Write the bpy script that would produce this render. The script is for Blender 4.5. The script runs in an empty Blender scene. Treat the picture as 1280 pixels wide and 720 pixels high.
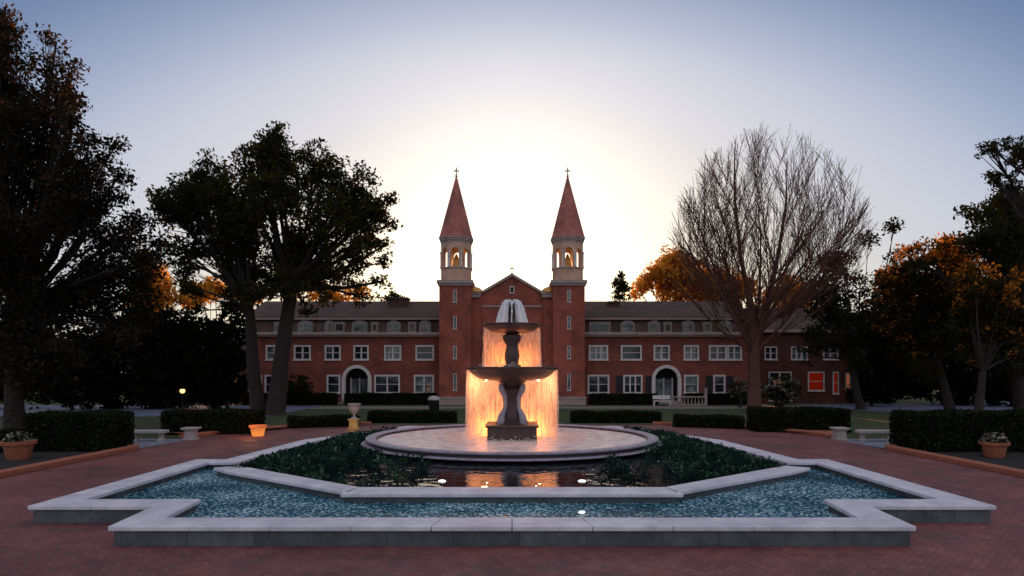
import bpy, bmesh, math, random
import numpy as np
from mathutils import Vector, Matrix
R = math.radians
S = bpy.context.scene
COL = S.collection
F = 780.0; HY = 466.0; CH = 3.0
def PX(px, py, Y):                       # measured picture point -> world point at depth Y
    return Vector(((px-640)*Y/F, Y, CH+(HY-py)*Y/F))

# ------------------------------------------------------------------ materials
def newmat(name):
    m = bpy.data.materials.new(name); m.use_nodes = True
    nt = m.node_tree; nt.nodes.clear()
    out = nt.nodes.new('ShaderNodeOutputMaterial')
    return m, nt, out
def N(nt, t, **kw):
    n = nt.nodes.new(t)
    for k, v in kw.items():
        if k in n.inputs: n.inputs[k].default_value = v
        else: setattr(n, k, v)
    return n
def L(nt, a, b): nt.links.new(a, b)
def mth(nt, op, a, b=None, c=None):
    n = nt.nodes.new('ShaderNodeMath'); n.operation = op
    for i, v in enumerate((a, b, c)):
        if v is None: continue
        if isinstance(v, (int, float)): n.inputs[i].default_value = v
        else: nt.links.new(v, n.inputs[i])
    return n.outputs[0]
def ramp(nt, src, stops):
    r = nt.nodes.new('ShaderNodeValToRGB')
    e = r.color_ramp.elements
    while len(e) < len(stops): e.new(.5)
    for i, (p, c) in enumerate(stops):
        e[i].position = p; e[i].color = tuple(c)+((1,) if len(c) == 3 else ())
    nt.links.new(src, r.inputs[0]); return r.outputs[0]
def coords(nt, mode='Object'):
    return nt.nodes.new('ShaderNodeTexCoord').outputs[mode]
def noise(nt, vec, scale, detail=4, rough=.6):
    n = N(nt, 'ShaderNodeTexNoise', Scale=scale, Detail=detail, Roughness=rough)
    L(nt, vec, n.inputs['Vector']); return n.outputs['Fac']
def bump(nt, h, strength, dist=.02):
    b = N(nt, 'ShaderNodeBump', Strength=strength, Distance=dist)
    L(nt, h, b.inputs['Height']); return b.outputs[0]
def simple(name, c1, c2=None, scale=6, rough=.8, bmp=.3, bscale=40, metal=0, spec=.4, bdist=.02):
    m, nt, out = newmat(name)
    p = N(nt, 'ShaderNodeBsdfPrincipled', Roughness=rough, Metallic=metal)
    p.inputs['Specular IOR Level'].default_value = spec
    v = coords(nt)
    c2 = c2 or tuple(x*.7 for x in c1)
    f = noise(nt, v, scale, 6, .65)
    L(nt, ramp(nt, f, [(.3, c2), (.7, c1)]), p.inputs['Base Color'])
    if bmp: L(nt, bump(nt, noise(nt, v, bscale, 5), bmp, bdist), p.inputs['Normal'])
    L(nt, p.outputs[0], out.inputs[0]); return m
def emis(name, col, st):
    m, nt, out = newmat(name)
    e = N(nt, 'ShaderNodeEmission', Strength=st); e.inputs[0].default_value = (*col, 1)
    L(nt, e.outputs[0], out.inputs[0]); return m

def brick_mat(name, c1, c2, mortar, bw=.22, bh=.075, rough=.9, blocks=False):
    m, nt, out = newmat(name)
    p = N(nt, 'ShaderNodeBsdfPrincipled', Roughness=rough)
    g = nt.nodes.new('ShaderNodeNewGeometry')
    s = nt.nodes.new('ShaderNodeSeparateXYZ'); L(nt, g.outputs['Position'], s.inputs[0])
    cx = nt.nodes.new('ShaderNodeCombineXYZ')
    L(nt, mth(nt, 'ADD', s.outputs[0], s.outputs[1]), cx.inputs[0]); L(nt, s.outputs[2], cx.inputs[1])
    b = N(nt, 'ShaderNodeTexBrick', Scale=1.0)
    b.inputs['Brick Width'].default_value = bw; b.inputs['Row Height'].default_value = bh
    b.inputs['Mortar Size'].default_value = .008 if not blocks else .006
    b.inputs['Color1'].default_value = (*c1, 1); b.inputs['Color2'].default_value = (*c2, 1)
    b.inputs['Mortar'].default_value = (*mortar, 1)
    L(nt, cx.outputs[0], b.inputs['Vector'])
    big = noise(nt, g.outputs['Position'], .6 if not blocks else 3, 6, .7)
    mx = N(nt, 'ShaderNodeMix', data_type='RGBA', blend_type='MULTIPLY'); mx.inputs[0].default_value = 1
    L(nt, b.outputs['Color'], mx.inputs[6]); L(nt, ramp(nt, big, [(.32, (.5,.5,.52)), (.68, (1.25,1.2,1.18))]), mx.inputs[7])
    L(nt, mx.outputs[2], p.inputs['Base Color'])
    L(nt, bump(nt, b.outputs['Fac'], -.5, .01), p.inputs['Normal'])
    L(nt, p.outputs[0], out.inputs[0]); return m

def paving_mat():
    m, nt, out = newmat('herringbone_brick')
    p = N(nt, 'ShaderNodeBsdfPrincipled')
    g = nt.nodes.new('ShaderNodeNewGeometry')
    mp = nt.nodes.new('ShaderNodeMapping'); L(nt, g.outputs['Position'], mp.inputs[0])
    mp.inputs['Rotation'].default_value = (0, 0, R(45)); mp.inputs['Scale'].default_value = (9.2, 9.2, 9.2)
    s = nt.nodes.new('ShaderNodeSeparateXYZ'); L(nt, mp.outputs[0], s.inputs[0])
    x, y = s.outputs[0], s.outputs[1]
    i = mth(nt, 'FLOOR', x); j = mth(nt, 'FLOOR', y)
    fx = mth(nt, 'SUBTRACT', x, i); fy = mth(nt, 'SUBTRACT', y, j)
    k = mth(nt, 'FLOORED_MODULO', mth(nt, 'SUBTRACT', i, j), 4.0)
    eq = lambda v: mth(nt, 'COMPARE', k, float(v), .25)
    k0, k1, k2, k3 = eq(0), eq(1), eq(2), eq(3)
    d = mth(nt, 'MINIMUM', mth(nt, 'ADD', fx, k1), mth(nt, 'ADD', mth(nt, 'SUBTRACT', 1.0, fx), k0))
    d = mth(nt, 'MINIMUM', d, mth(nt, 'ADD', fy, k2))
    d = mth(nt, 'MINIMUM', d, mth(nt, 'ADD', mth(nt, 'SUBTRACT', 1.0, fy), k3))
    cb = nt.nodes.new('ShaderNodeCombineXYZ')
    L(nt, mth(nt, 'SUBTRACT', i, k1), cb.inputs[0]); L(nt, mth(nt, 'SUBTRACT', j, k2), cb.inputs[1])
    wn = nt.nodes.new('ShaderNodeTexWhiteNoise'); wn.noise_dimensions = '2D'; L(nt, cb.outputs[0], wn.inputs['Vector'])
    col = ramp(nt, wn.outputs['Value'], [(0, (.135,.042,.038)), (.5, (.175,.056,.050)), (.85, (.205,.070,.060)), (1, (.145,.05,.046))])
    mor = ramp(nt, d, [(.03, (0,0,0)), (.09, (1,1,1))])
    mx = N(nt, 'ShaderNodeMix', data_type='RGBA'); L(nt, mor, mx.inputs[0])
    mx.inputs[6].default_value = (.085,.040,.036,1); L(nt, col, mx.inputs[7])
    big = noise(nt, g.outputs['Position'], .45, 7, .7)
    m2 = N(nt, 'ShaderNodeMix', data_type='RGBA', blend_type='MULTIPLY'); m2.inputs[0].default_value = 1
    L(nt, mx.outputs[2], m2.inputs[6]); L(nt, ramp(nt, big, [(.32, (.45,.45,.5)), (.68, (1.3,1.22,1.2))]), m2.inputs[7])
    L(nt, m2.outputs[2], p.inputs['Base Color'])
    L(nt, ramp(nt, noise(nt, g.outputs['Position'], 1.1, 6), [(.35, (.5,)*3), (.65, (.85,)*3)]), p.inputs['Roughness'])
    L(nt, bump(nt, mor, .5, .008), p.inputs['Normal'])
    L(nt, p.outputs[0], out.inputs[0]); return m

def leaf_mat(name, cols, trans=.35, tint=(1, .8, .4)):
    m, nt, out = newmat(name)
    a = nt.nodes.new('ShaderNodeAttribute'); a.attribute_name = 'shade'
    c = ramp(nt, a.outputs['Fac'], cols)
    d = N(nt, 'ShaderNodeBsdfDiffuse'); t = N(nt, 'ShaderNodeBsdfTranslucent')
    L(nt, c, d.inputs[0])
    mx = N(nt, 'ShaderNodeMix', data_type='RGBA', blend_type='MULTIPLY'); mx.inputs[0].default_value = 1
    L(nt, c, mx.inputs[6]); mx.inputs[7].default_value = (*[x*1.6 for x in tint], 1)
    L(nt, mx.outputs[2], t.inputs[0])
    s = N(nt, 'ShaderNodeMixShader'); s.inputs[0].default_value = trans
    L(nt, d.outputs[0], s.inputs[1]); L(nt, t.outputs[0], s.inputs[2]); L(nt, s.outputs[0], out.inputs[0])
    return m

M = {}
M['paving'] = paving_mat()
M['brick'] = brick_mat('red_brick', (.38,.085,.05), (.25,.052,.034), (.24,.11,.08))
M['tan'] = brick_mat('tan_brick', (.62,.40,.29), (.52,.33,.24), (.4,.28,.2))
M['brick_wing'] = brick_mat('brown_red_brick', (.27,.062,.038), (.17,.038,.026), (.17,.085,.065))
M['dormer'] = simple('dormer_trim', (.24,.20,.18), (.16,.13,.12), 2, .8, .1)
M['brick_dim'] = brick_mat('dark_brick', (.13,.030,.02), (.08,.02,.015), (.07,.035,.03))
M['slate'] = brick_mat('slate_blocks', (.085,.105,.115), (.05,.065,.072), (.02,.022,.025), 1.15, .5, .6, True)
M['coping'] = simple('limestone_coping', (.66,.65,.69), (.40,.40,.45), 1.6, .55, .25, 30)
M['stone'] = simple('pale_stone', (.42,.38,.36), (.28,.25,.24), 3, .8)
M['bluestone'] = simple('grey_blue_stone', (.2,.22,.27), (.12,.13,.17), 2, .8)
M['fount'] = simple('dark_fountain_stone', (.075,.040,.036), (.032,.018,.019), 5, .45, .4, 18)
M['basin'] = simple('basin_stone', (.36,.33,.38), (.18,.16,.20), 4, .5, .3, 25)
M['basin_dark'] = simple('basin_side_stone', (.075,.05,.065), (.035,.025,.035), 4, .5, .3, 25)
M['white'] = simple('white_trim', (.66,.61,.58), (.50,.47,.45), 3, .6, .1)
M['trim'] = simple('cornice_stone', (.38,.30,.27), (.27,.21,.19), 2, .8, .1)
M['roof'] = brick_mat('roof_shingle', (.085,.050,.036), (.055,.034,.026), (.03,.02,.018), .3, .16)
M['spire'] = brick_mat('spire_tile', (.44,.16,.125), (.34,.12,.095), (.13,.05,.045), .25, .14)
M['gold_glow'] = simple('gold_sun_glow', (.75,.38,.09), (.5,.22,.05), 2, .4, .1, metal=.3)  # cap's yellow is sun glow put into the colour; bell shares it
M['terra'] = simple('terracotta', (.34,.115,.06), (.22,.07,.04), 5, .8)
M['asphalt'] = simple('asphalt', (.12,.145,.22), (.08,.10,.16), 1.5, .7, .3, 60)
M['pathm'] = simple('pale_path', (.20,.17,.15), (.13,.11,.10), 1.2, .85, .3, 60)
M['bark'] = simple('bark', (.038,.027,.023), (.016,.011,.010), 4, .95, 1, 14, bdist=.06)
M['barkred'] = simple('bare_bark', (.12,.05,.034), (.05,.024,.017), 4, .95, .6, 14)
M['metal'] = simple('dark_metal', (.03,.03,.032), (.015,.015,.016), 6, .5, .1, metal=.5)
M['grass'] = simple('grass', (.060,.075,.018), (.022,.034,.010), 1.4, .95, 1, 55, bdist=.05)
M['soil'] = simple('dark_soil', (.016,.013,.010), (.007,.006,.005), 5, .95, .6)
M['dark'] = simple('dark_interior', (.012,.01,.01), (.006,.006,.006), 3, .9, 0)
def glass(name, c):
    m, nt, out = newmat(name)
    p = N(nt, 'ShaderNodeBsdfPrincipled', Roughness=.06)
    v = coords(nt)
    L(nt, ramp(nt, noise(nt, v, 1.3, 2), [(.35, tuple(x*.25 for x in c)), (.65, c)]), p.inputs['Base Color'])
    L(nt, bump(nt, noise(nt, v, 1.5, 1), .05, .1), p.inputs['Normal'])
    L(nt, p.outputs[0], out.inputs[0]); return m
M['glass'] = glass('window_glass', (.03,.04,.05))
M['glass_blind'] = glass('window_blind', (.22,.28,.28))
M['glow_red'] = emis('lit_red_window', (.9,.045,.01), .11)
M['glow_warm'] = emis('lit_warm_window', (1,.28,.08), .22)
M['lamp'] = emis('lamp_globe', (1,.55,.18), 3.2)
M['lamp_white'] = emis('submerged_lamp', (.85,.95,1), 2.5)
M['lamp_orange'] = emis('fountain_lamp', (1,.45,.12), 4)
M['leaf_dark'] = leaf_mat('dark_foliage', [(0, (.010,.013,.008)), (.6, (.026,.032,.013)), (.9, (.05,.045,.018)), (1, (.13,.06,.022))], .3)
M['leaf_pine'] = leaf_mat('russet_foliage', [(0, (.008,.009,.007)), (.6, (.02,.02,.012)), (.85, (.06,.035,.02)), (1, (.13,.05,.03))], .25)
M['leaf_ever'] = leaf_mat('evergreen_foliage', [(0, (.003,.004,.003)), (.8, (.010,.013,.007)), (1, (.022,.024,.012))], .15)
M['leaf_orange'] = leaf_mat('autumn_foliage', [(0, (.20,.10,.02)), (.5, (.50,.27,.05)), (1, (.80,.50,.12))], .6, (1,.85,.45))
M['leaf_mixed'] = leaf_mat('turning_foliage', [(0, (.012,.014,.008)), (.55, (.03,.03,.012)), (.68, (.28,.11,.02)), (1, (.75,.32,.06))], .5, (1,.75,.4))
M['leaf_bed'] = leaf_mat('bed_foliage', [(0, (.005,.012,.011)), (.6, (.017,.040,.030)), (.88, (.08,.16,.10)), (.97, (.3,.28,.25)), (1, (.55,.5,.45))], .2, (.8,1,.6))
M['leaf_hedge'] = leaf_mat('hedge_foliage', [(0, (.008,.011,.007)), (.8, (.020,.026,.012)), (1, (.045,.05,.02))], .2)
M['leaf_flower'] = leaf_mat('flowering_foliage', [(0, (.010,.016,.010)), (.62, (.03,.04,.022)), (.74, (.3,.27,.25)), (1, (.5,.46,.44))], .2)

def water_mat(name, deep, light, vscale, bstr, rough=.03, sparkle=True, wave=3.0, mixlo=.35, mixhi=.62):
    m, nt, out = newmat(name)
    p = N(nt, 'ShaderNodeBsdfPrincipled', Roughness=rough)
    p.inputs['IOR'].default_value = 1.33
    g = nt.nodes.new('ShaderNodeNewGeometry'); v = g.outputs['Position']
    nz = noise(nt, v, vscale, 3, .6)
    vo = N(nt, 'ShaderNodeTexVoronoi', Scale=vscale*1.3); L(nt, v, vo.inputs['Vector'])
    if sparkle:
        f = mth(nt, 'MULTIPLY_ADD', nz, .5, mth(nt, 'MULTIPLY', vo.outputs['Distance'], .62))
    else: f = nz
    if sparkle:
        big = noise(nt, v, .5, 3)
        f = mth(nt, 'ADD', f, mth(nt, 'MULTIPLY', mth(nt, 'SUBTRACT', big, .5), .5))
        L(nt, ramp(nt, f, [(mixlo, deep), ((mixlo+mixhi)/2, tuple(x*.4 for x in light)), (mixhi, light), (mixhi+.12, (.50,.66,.70))]), p.inputs['Base Color'])  # ripple glints painted as pale specks in the base colour
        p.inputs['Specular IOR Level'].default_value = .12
    else: L(nt, ramp(nt, f, [(mixlo, deep), (mixhi, light)]), p.inputs['Base Color'])
    h = mth(nt, 'ADD', mth(nt, 'MULTIPLY', nz, .6), noise(nt, v, wave, 2))
    L(nt, bump(nt, h, bstr, .05), p.inputs['Normal'])
    L(nt, p.outputs[0], out.inputs[0]); return m
M['pool'] = water_mat('rippled_teal_water', (.002,.010,.018), (.016,.17,.25), 12, 1.0, .14, True, 4.2, .40, .64)
M['still'] = water_mat('dark_still_water', (.004,.006,.008), (.008,.012,.014), 2.2, .34, .02, False, 1.1)
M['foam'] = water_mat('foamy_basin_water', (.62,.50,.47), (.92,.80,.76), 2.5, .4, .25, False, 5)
def fall_mat(name, col, dens, em=0.0, stretch=.35):
    m, nt, out = newmat(name)
    v = coords(nt)
    mp = nt.nodes.new('ShaderNodeMapping'); mp.inputs['Scale'].default_value = (1, 1, stretch); L(nt, v, mp.inputs[0])
    f = noise(nt, mp.outputs[0], 9, 5, .7)
    fac = ramp(nt, f, [(.5-dens*.35, (0,0,0)), (.5+.25-dens*.2, (1,1,1))])
    tr = N(nt, 'ShaderNodeBsdfTransparent')
    d = N(nt, 'ShaderNodeBsdfDiffuse'); d.inputs[0].default_value = (*col, 1)
    t = N(nt, 'ShaderNodeBsdfTranslucent'); t.inputs[0].default_value = (*col, 1)
    a = N(nt, 'ShaderNodeMixShader'); a.inputs[0].default_value = .6
    L(nt, d.outputs[0], a.inputs[1]); L(nt, t.outputs[0], a.inputs[2])
    last = a.outputs[0]
    if em:
        e = N(nt, 'ShaderNodeEmission', Strength=em); e.inputs[0].default_value = (1,.42,.13,1)
        ad = nt.nodes.new('ShaderNodeAddShader'); L(nt, last, ad.inputs[0]); L(nt, e.outputs[0], ad.inputs[1]); last = ad.outputs[0]
    x = N(nt, 'ShaderNodeMixShader'); L(nt, mth(nt, 'MULTIPLY', fac, .85), x.inputs[0])
    L(nt, tr.outputs[0], x.inputs[1]); L(nt, last, x.inputs[2]); L(nt, x.outputs[0], out.inputs[0])
    return m
M['fall'] = fall_mat('falling_water', (.95,.85,.72), .9, .0)
M['spray'] = fall_mat('spray_water', (.95,.95,.95), 2.0, 0)

# ------------------------------------------------------------------ object helpers
LOC = {}
def tag(o, label=None, cat=None, group=None, kind=None):
    if label: o['label'] = label
    if cat: o['category'] = cat
    if group: o['group'] = group
    if kind: o['kind'] = kind
    return o
def thing(name, loc, label, cat, group=None, rz=0):
    o = bpy.data.objects.new(name, None); COL.objects.link(o)
    o.location = loc; o.rotation_euler = (0, 0, rz); o.empty_display_size = .3
    LOC[o.name] = Vector(loc)
    return tag(o, label, cat, group)
class MB:
    def __init__(s): s.v = []; s.f = []
    def add(s, vs, fs):
        o = len(s.v); s.v += [tuple(x) for x in vs]; s.f += [tuple(i+o for i in f) for f in fs]; return s
    def box(s, x0, x1, y0, y1, z0, z1):
        return s.add([(x0,y0,z0),(x1,y0,z0),(x1,y1,z0),(x0,y1,z0),(x0,y0,z1),(x1,y0,z1),(x1,y1,z1),(x0,y1,z1)],
                     [(0,3,2,1),(4,5,6,7),(0,1,5,4),(1,2,6,5),(2,3,7,6),(3,0,4,7)])
    def prism(s, pts, z0, z1):
        n = len(pts)
        return s.add([(p[0],p[1],z0) for p in pts]+[(p[0],p[1],z1) for p in pts],
                     [tuple(reversed(range(n))), tuple(range(n, 2*n))]+[(i,(i+1)%n,(i+1)%n+n,i+n) for i in range(n)])
    def lathe(s, prof, c=(0,0,0), n=32, caps=True, a0=0.0):
        vs = []; fs = []
        for r, z in prof:
            for k in range(n):
                a = a0+2*math.pi*k/n; vs.append((c[0]+r*math.cos(a), c[1]+r*math.sin(a), c[2]+z))
        for i in range(len(prof)-1):
            for k in range(n):
                fs.append((i*n+k, i*n+(k+1)%n, (i+1)*n+(k+1)%n, (i+1)*n+k))
        if caps:
            fs.append(tuple(reversed(range(n)))); fs.append(tuple(range((len(prof)-1)*n, len(prof)*n)))
        return s.add(vs, fs)
    def tube(s, pts, rad, n=6):
        vs = []; fs = []
        m = len(pts)
        for i, p in enumerate(pts):
            p = Vector(p)
            d = (Vector(pts[min(i+1, m-1)])-Vector(pts[max(i-1, 0)]))
            if d.length < 1e-9: d = Vector((0,0,1))
            d.normalize()
            u = d.cross(Vector((0.13,1,0.05))); 
            if u.length < 1e-3: u = d.cross(Vector((1,0,0)))
            u.normalize(); w = d.cross(u)
            r = rad[i] if isinstance(rad, (list, tuple)) else rad
            for k in range(n):
                a = 2*math.pi*k/n; vs.append(p+u*r*math.cos(a)+w*r*math.sin(a))
        for i in range(m-1):
            for k in range(n): fs.append((i*n+k, i*n+(k+1)%n, (i+1)*n+(k+1)%n, (i+1)*n+k))
        fs.append(tuple(range(n))); fs.append(tuple(reversed(range((m-1)*n, m*n))))
        return s.add(vs, fs)
    def build(s, name, mat, parent=None, world=False, smooth=False, bevel=0, origin=None):
        off = Vector((0,0,0))
        if world and parent is not None: off = origin if origin is not None else LOC[parent.name]
        elif origin is not None: off = Vector(origin)
        me = bpy.data.meshes.new(name)
        me.from_pydata([(x-off[0], y-off[1], z-off[2]) for x, y, z in s.v], [], s.f)
        bm = bmesh.new(); bm.from_mesh(me); bmesh.ops.recalc_face_normals(bm, faces=bm.faces); bm.to_mesh(me); bm.free()
        if smooth: me.polygons.foreach_set('use_smooth', [True]*len(me.polygons))
        me.materials.append(M[mat] if isinstance(mat, str) else mat); me.update()
        o = bpy.data.objects.new(name, me); COL.objects.link(o)
        if parent is not None: o.parent = parent; LOC[o.name] = off
        elif origin is not None: o.location = off
        if parent is not None and not world: LOC[o.name] = Vector((0,0,0))
        if bevel:
            b = o.modifiers.new('bevel', 'BEVEL'); b.width = bevel; b.segments = 2; b.limit_method = 'ANGLE'
        if smooth:
            try: me.set_sharp_from_angle(angle=R(40))
            except Exception: pass
        return o
def copy_tree(o, parent=None):
    c = o.copy(); COL.objects.link(c)
    if parent is not None: c.parent = parent
    LOC[c.name] = LOC.get(o.name, Vector((0,0,0)))
    for ch in list(o.children): copy_tree(ch, c)
    return c

# ------------------------------------------------------------------ ground
def sheet(name, pts, z, mat):
    mb = MB(); mb.add([(x, y, z) for x, y in pts], [tuple(range(len(pts)))])
    return tag(mb.build(name, mat), kind='structure')
sheet('ground', [(-900,-200),(900,-200),(900,1500),(-900,1500)], 0, 'grass')
# plaza outline : straight sides, curved far corners
def arc(cx, cy, r, a0, a1, n=10): return [(cx+r*math.cos(R(a0+(a1-a0)*i/n)), cy+r*math.sin(R(a0+(a1-a0)*i/n))) for i in range(n+1)]
plaza = [(-14.6,-20),(14.6,-20),(14.6,27)]+arc(6.6,28,8,0,90)[1:]+arc(-6.6,28,8,90,180)[:-1]+[(-14.6,27)]
sheet('paved_plaza', plaza, .004, 'paving')
def strip(name, pts, w, z, mat):
    mb = MB(); vs = []
    for i, (x, y) in enumerate(pts):
        a = Vector(pts[max(i-1,0)]); b = Vector(pts[min(i+1,len(pts)-1)]); d = (b-a).normalized(); n = Vector((-d.y, d.x))
        vs += [(x+n.x*w/2, y+n.y*w/2, z), (x-n.x*w/2, y-n.y*w/2, z)]
    mb.add(vs, [(2*i, 2*i+1, 2*i+3, 2*i+2) for i in range(len(pts)-1)])
    return tag(mb.build(name, mat), kind='structure')
# drive curving in front of the building
dr = [(-95,62),(-70,57.5),(-48,54.5),(-34,53),(-20,53.5),(0,54),(20,54),(34,56),(48,59),(70,66),(100,80)]
dr2 = []
for i in range(len(dr)-1):
    for t in range(6):
        u = t/6; p = [Vector(dr[max(i-1,0)]), Vector(dr[i]), Vector(dr[i+1]), Vector(dr[min(i+2,len(dr)-1)])]
        q = .5*((2*p[1])+(-p[0]+p[2])*u+(2*p[0]-5*p[1]+4*p[2]-p[3])*u*u+(-p[0]+3*p[1]-3*p[2]+p[3])*u**3)
        dr2.append((q.x, q.y))
strip('road', [(x, y-3.5) for x, y in dr2 if x < -17], 14, .008, 'asphalt')
strip('road', [(x, y-1.5) for x, y in dr2 if x > 26], 11, .008, 'asphalt')
strip('path', [p for p in dr2 if -18.5 < p[0] < 28], 4.0, .012, 'pathm')
strip('path', [(0,35.5),(0,46),(0,57)], 5.0, .016, 'pathm')
strip('path', [(-14.6,26.4),(-17,26.6),(-21,27.2)], 3.6, .010, 'bluestone')
strip('path', [(14.6,26.4),(17,26.6),(21,27.2)], 3.6, .010, 'bluestone')

# ------------------------------------------------------------------ pool
def offset(poly, d):                      # poly counter-clockwise, d>0 inward
    n = len(poly); out = []
    for i in range(n):
        a, b, c = Vector(poly[i-1]), Vector(poly[i]), Vector(poly[(i+1)%n])
        e1 = (b-a).normalized(); e2 = (c-b).normalized()
        n1 = Vector((-e1.y, e1.x)); n2 = Vector((-e2.y, e2.x))
        k = 1+n1.dot(n2); q = b+(n1+n2)*(d/max(k, .2)); out.append((q.x, q.y))
    return out
half = [(6.95,10.72),(7.12,12.38),(9.62,12.38),(9.66,19.1),(8.75,19.1),(8.25,24.6),(5.2,31.0)]
outer = half+[(-x, y) for x, y in reversed(half)]
pool = thing('reflecting_pool', (0, 10.7, 0), 'low cross-shaped reflecting pool with wide pale stone coping around the tiered fountain', 'pool')
def ring(pa, pb, z0, z1, gap=0.0):
    mb = MB(); n = len(pa)
    for i in range(n):
        j = (i+1) % n
        mb.add([(*pa[i],z0),(*pa[j],z0),(*pb[j],z0),(*pb[i],z0),(*pa[i],z1),(*pa[j],z1),(*pb[j],z1),(*pb[i],z1)],
               [(0,3,2,1),(4,5,6,7),(0,1,5,4),(2,3,7,6)])
    return mb
def stones(pa, pb, z0, z1, ln=1.45, gap=.007):
    mb = MB(); n = len(pa)
    for i in range(n):
        j = (i+1) % n; A, B, C, D = Vector(pa[i]), Vector(pa[j]), Vector(pb[i]), Vector(pb[j])
        ed = (B-A).length; k = max(1, round(ed/ln))
        for q in range(k):
            t0 = q/k+(gap/ed if q else gap*.4/ed); t1 = (q+1)/k-(gap/ed if q < k-1 else gap*.4/ed)
            a, b, c, d = A.lerp(B,t0), A.lerp(B,t1), C.lerp(D,t1), C.lerp(D,t0)
            mb.prism([a, b, c, d], z0, z1)
    return mb
def weld(o):
    bm = bmesh.new(); bm.from_mesh(o.data); bmesh.ops.remove_doubles(bm, verts=bm.verts, dist=1e-4)
    bmesh.ops.recalc_face_normals(bm, faces=bm.faces); bm.to_mesh(o.data); bm.free(); return o
CZ = .36
stones(outer, offset(outer, .68), CZ-.085, CZ).build('coping', 'coping', pool, True, bevel=.014)
weld(ring(offset(outer, .07), offset(outer, .60), 0, CZ-.087).build('wall', 'slate', pool, True))
# inner coping: raised planter edge crossing the pool
def slab(pts, name):
    MB().prism(pts, CZ-.085, CZ+.004).build(name, 'coping', pool, True, bevel=.02)
    c = Vector((sum(p[0] for p in pts)/len(pts), sum(p[1] for p in pts)/len(pts)))
    ip = offset(pts, .07); MB().prism(ip, 0, CZ-.087).build('wall', 'slate', pool, True)
slab([(-3.75,13.62),(3.75,13.62),(3.55,14.42),(-3.55,14.42)], 'coping')
for s in (-1, 1):
    q = [(s*3.50,14.40-.0),(s*3.62,13.76),(s*7.62,16.72),(s*8.30,17.35),(s*7.75,17.75)]
    if s > 0: q = q
    else: q = q[::-1]
    slab(q, 'coping')
inn = offset(outer, .55)
# water of the outer pool and of the planted inner pool
fp = offset(outer, .3)
def below(y_of): pass
hi = half
front = [(-6.6,11.1),(6.6,11.1),(6.8,12.8),(9.3,12.8),(9.3,18.7),(8.4,18.7),(7.9,17.4),(3.6,14.1),(-3.6,14.1),(-7.9,17.4),(-8.4,18.7),(-9.3,18.7),(-9.3,12.8),(-6.8,12.8)]
MB().add([(x, y, .15) for x, y in front], [tuple(range(len(front)))]).build('water', 'pool', pool, True)
inner = [(3.5,14.2),(7.9,17.3),(8.3,19.0),(7.9,24.4),(5.0,30.7),(-5.0,30.7),(-7.9,24.4),(-8.3,19.0),(-7.9,17.3),(-3.5,14.2)]
MB().add([(x, y, .285) for x, y in inner], [tuple(range(len(inner)))]).build('water', 'still', pool, True)
# submerged lamps
def pool_lamp(x, y, z, label, r=.11):
    t = thing('pool_lamp', (x, y, z), label, 'lamp', 'submerged lamps in the pool')
    MB().lathe([(r,-.05),(r*1.25,-.03),(r*1.25,0),(r,.005)], n=16).build('housing', 'metal', t)
    MB().lathe([(r*.9,.004),(r*.7,.028),(r*.2,.04)], n=16).build('lens', 'lamp_white', t, smooth=True)
pool_lamp(-1.75, 15.6, .285, 'small white lamp at the water line left of the fountain foot')
pool_lamp(1.75, 15.6, .285, 'small white lamp at the water line right of the fountain foot')
pool_lamp(1.42, 12.7, .15, 'small white lamp glinting alone in the teal front water', .08)

# ------------------------------------------------------------------ fountain
FY = 24.2
ft = thing('tiered_fountain', (0, FY, .28), 'three-tier dark stone fountain with a wide round basin and lit falling water', 'fountain')
lz = lambda prof: [(r, z-.28) for r, z in prof]
MB().lathe(lz([(5.15,.56),(5.2,.60),(5.46,.61),(5.54,.585),(5.54,.54),(5.47,.52),(5.2,.515),(5.12,.52)]), n=128, caps=False).build('basin_rim', 'basin', ft, smooth=True)
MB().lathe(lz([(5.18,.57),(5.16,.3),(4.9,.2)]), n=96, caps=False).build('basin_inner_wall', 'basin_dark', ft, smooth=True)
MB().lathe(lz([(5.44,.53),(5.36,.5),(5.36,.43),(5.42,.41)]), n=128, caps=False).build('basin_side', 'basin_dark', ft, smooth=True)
MB().lathe(lz([(5.3,.425),(5.6,.415),(5.70,.385),(5.66,.35),(5.45,.335),(5.1,.33)]), n=128, caps=False).build('basin_moulding', 'basin', ft, smooth=True)
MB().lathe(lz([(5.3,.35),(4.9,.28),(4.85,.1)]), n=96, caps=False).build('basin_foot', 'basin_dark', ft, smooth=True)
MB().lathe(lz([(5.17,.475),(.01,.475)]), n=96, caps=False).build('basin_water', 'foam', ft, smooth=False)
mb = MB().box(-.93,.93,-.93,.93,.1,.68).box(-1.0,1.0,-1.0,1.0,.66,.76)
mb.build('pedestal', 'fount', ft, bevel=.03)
# lower column with scroll brackets
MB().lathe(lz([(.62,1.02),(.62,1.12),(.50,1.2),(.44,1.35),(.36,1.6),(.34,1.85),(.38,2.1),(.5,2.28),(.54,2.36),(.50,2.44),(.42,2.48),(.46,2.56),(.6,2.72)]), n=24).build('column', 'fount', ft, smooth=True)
for k in range(4):
    a = k*math.pi/2+math.pi/4
    pts = []; 
    for t in range(13):
        u = t/12; r = .46+.13*math.cos(u*math.pi*2)+.05*math.sin(u*7); z = .78+u*1.5
        pts.append((r*math.cos(a), r*math.sin(a), z))
    MB().tube(pts, [.15,.16,.14,.11,.09,.08,.08,.09,.10,.12,.13,.12,.08], 8).build('bracket', 'basin', ft, smooth=True)
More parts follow.
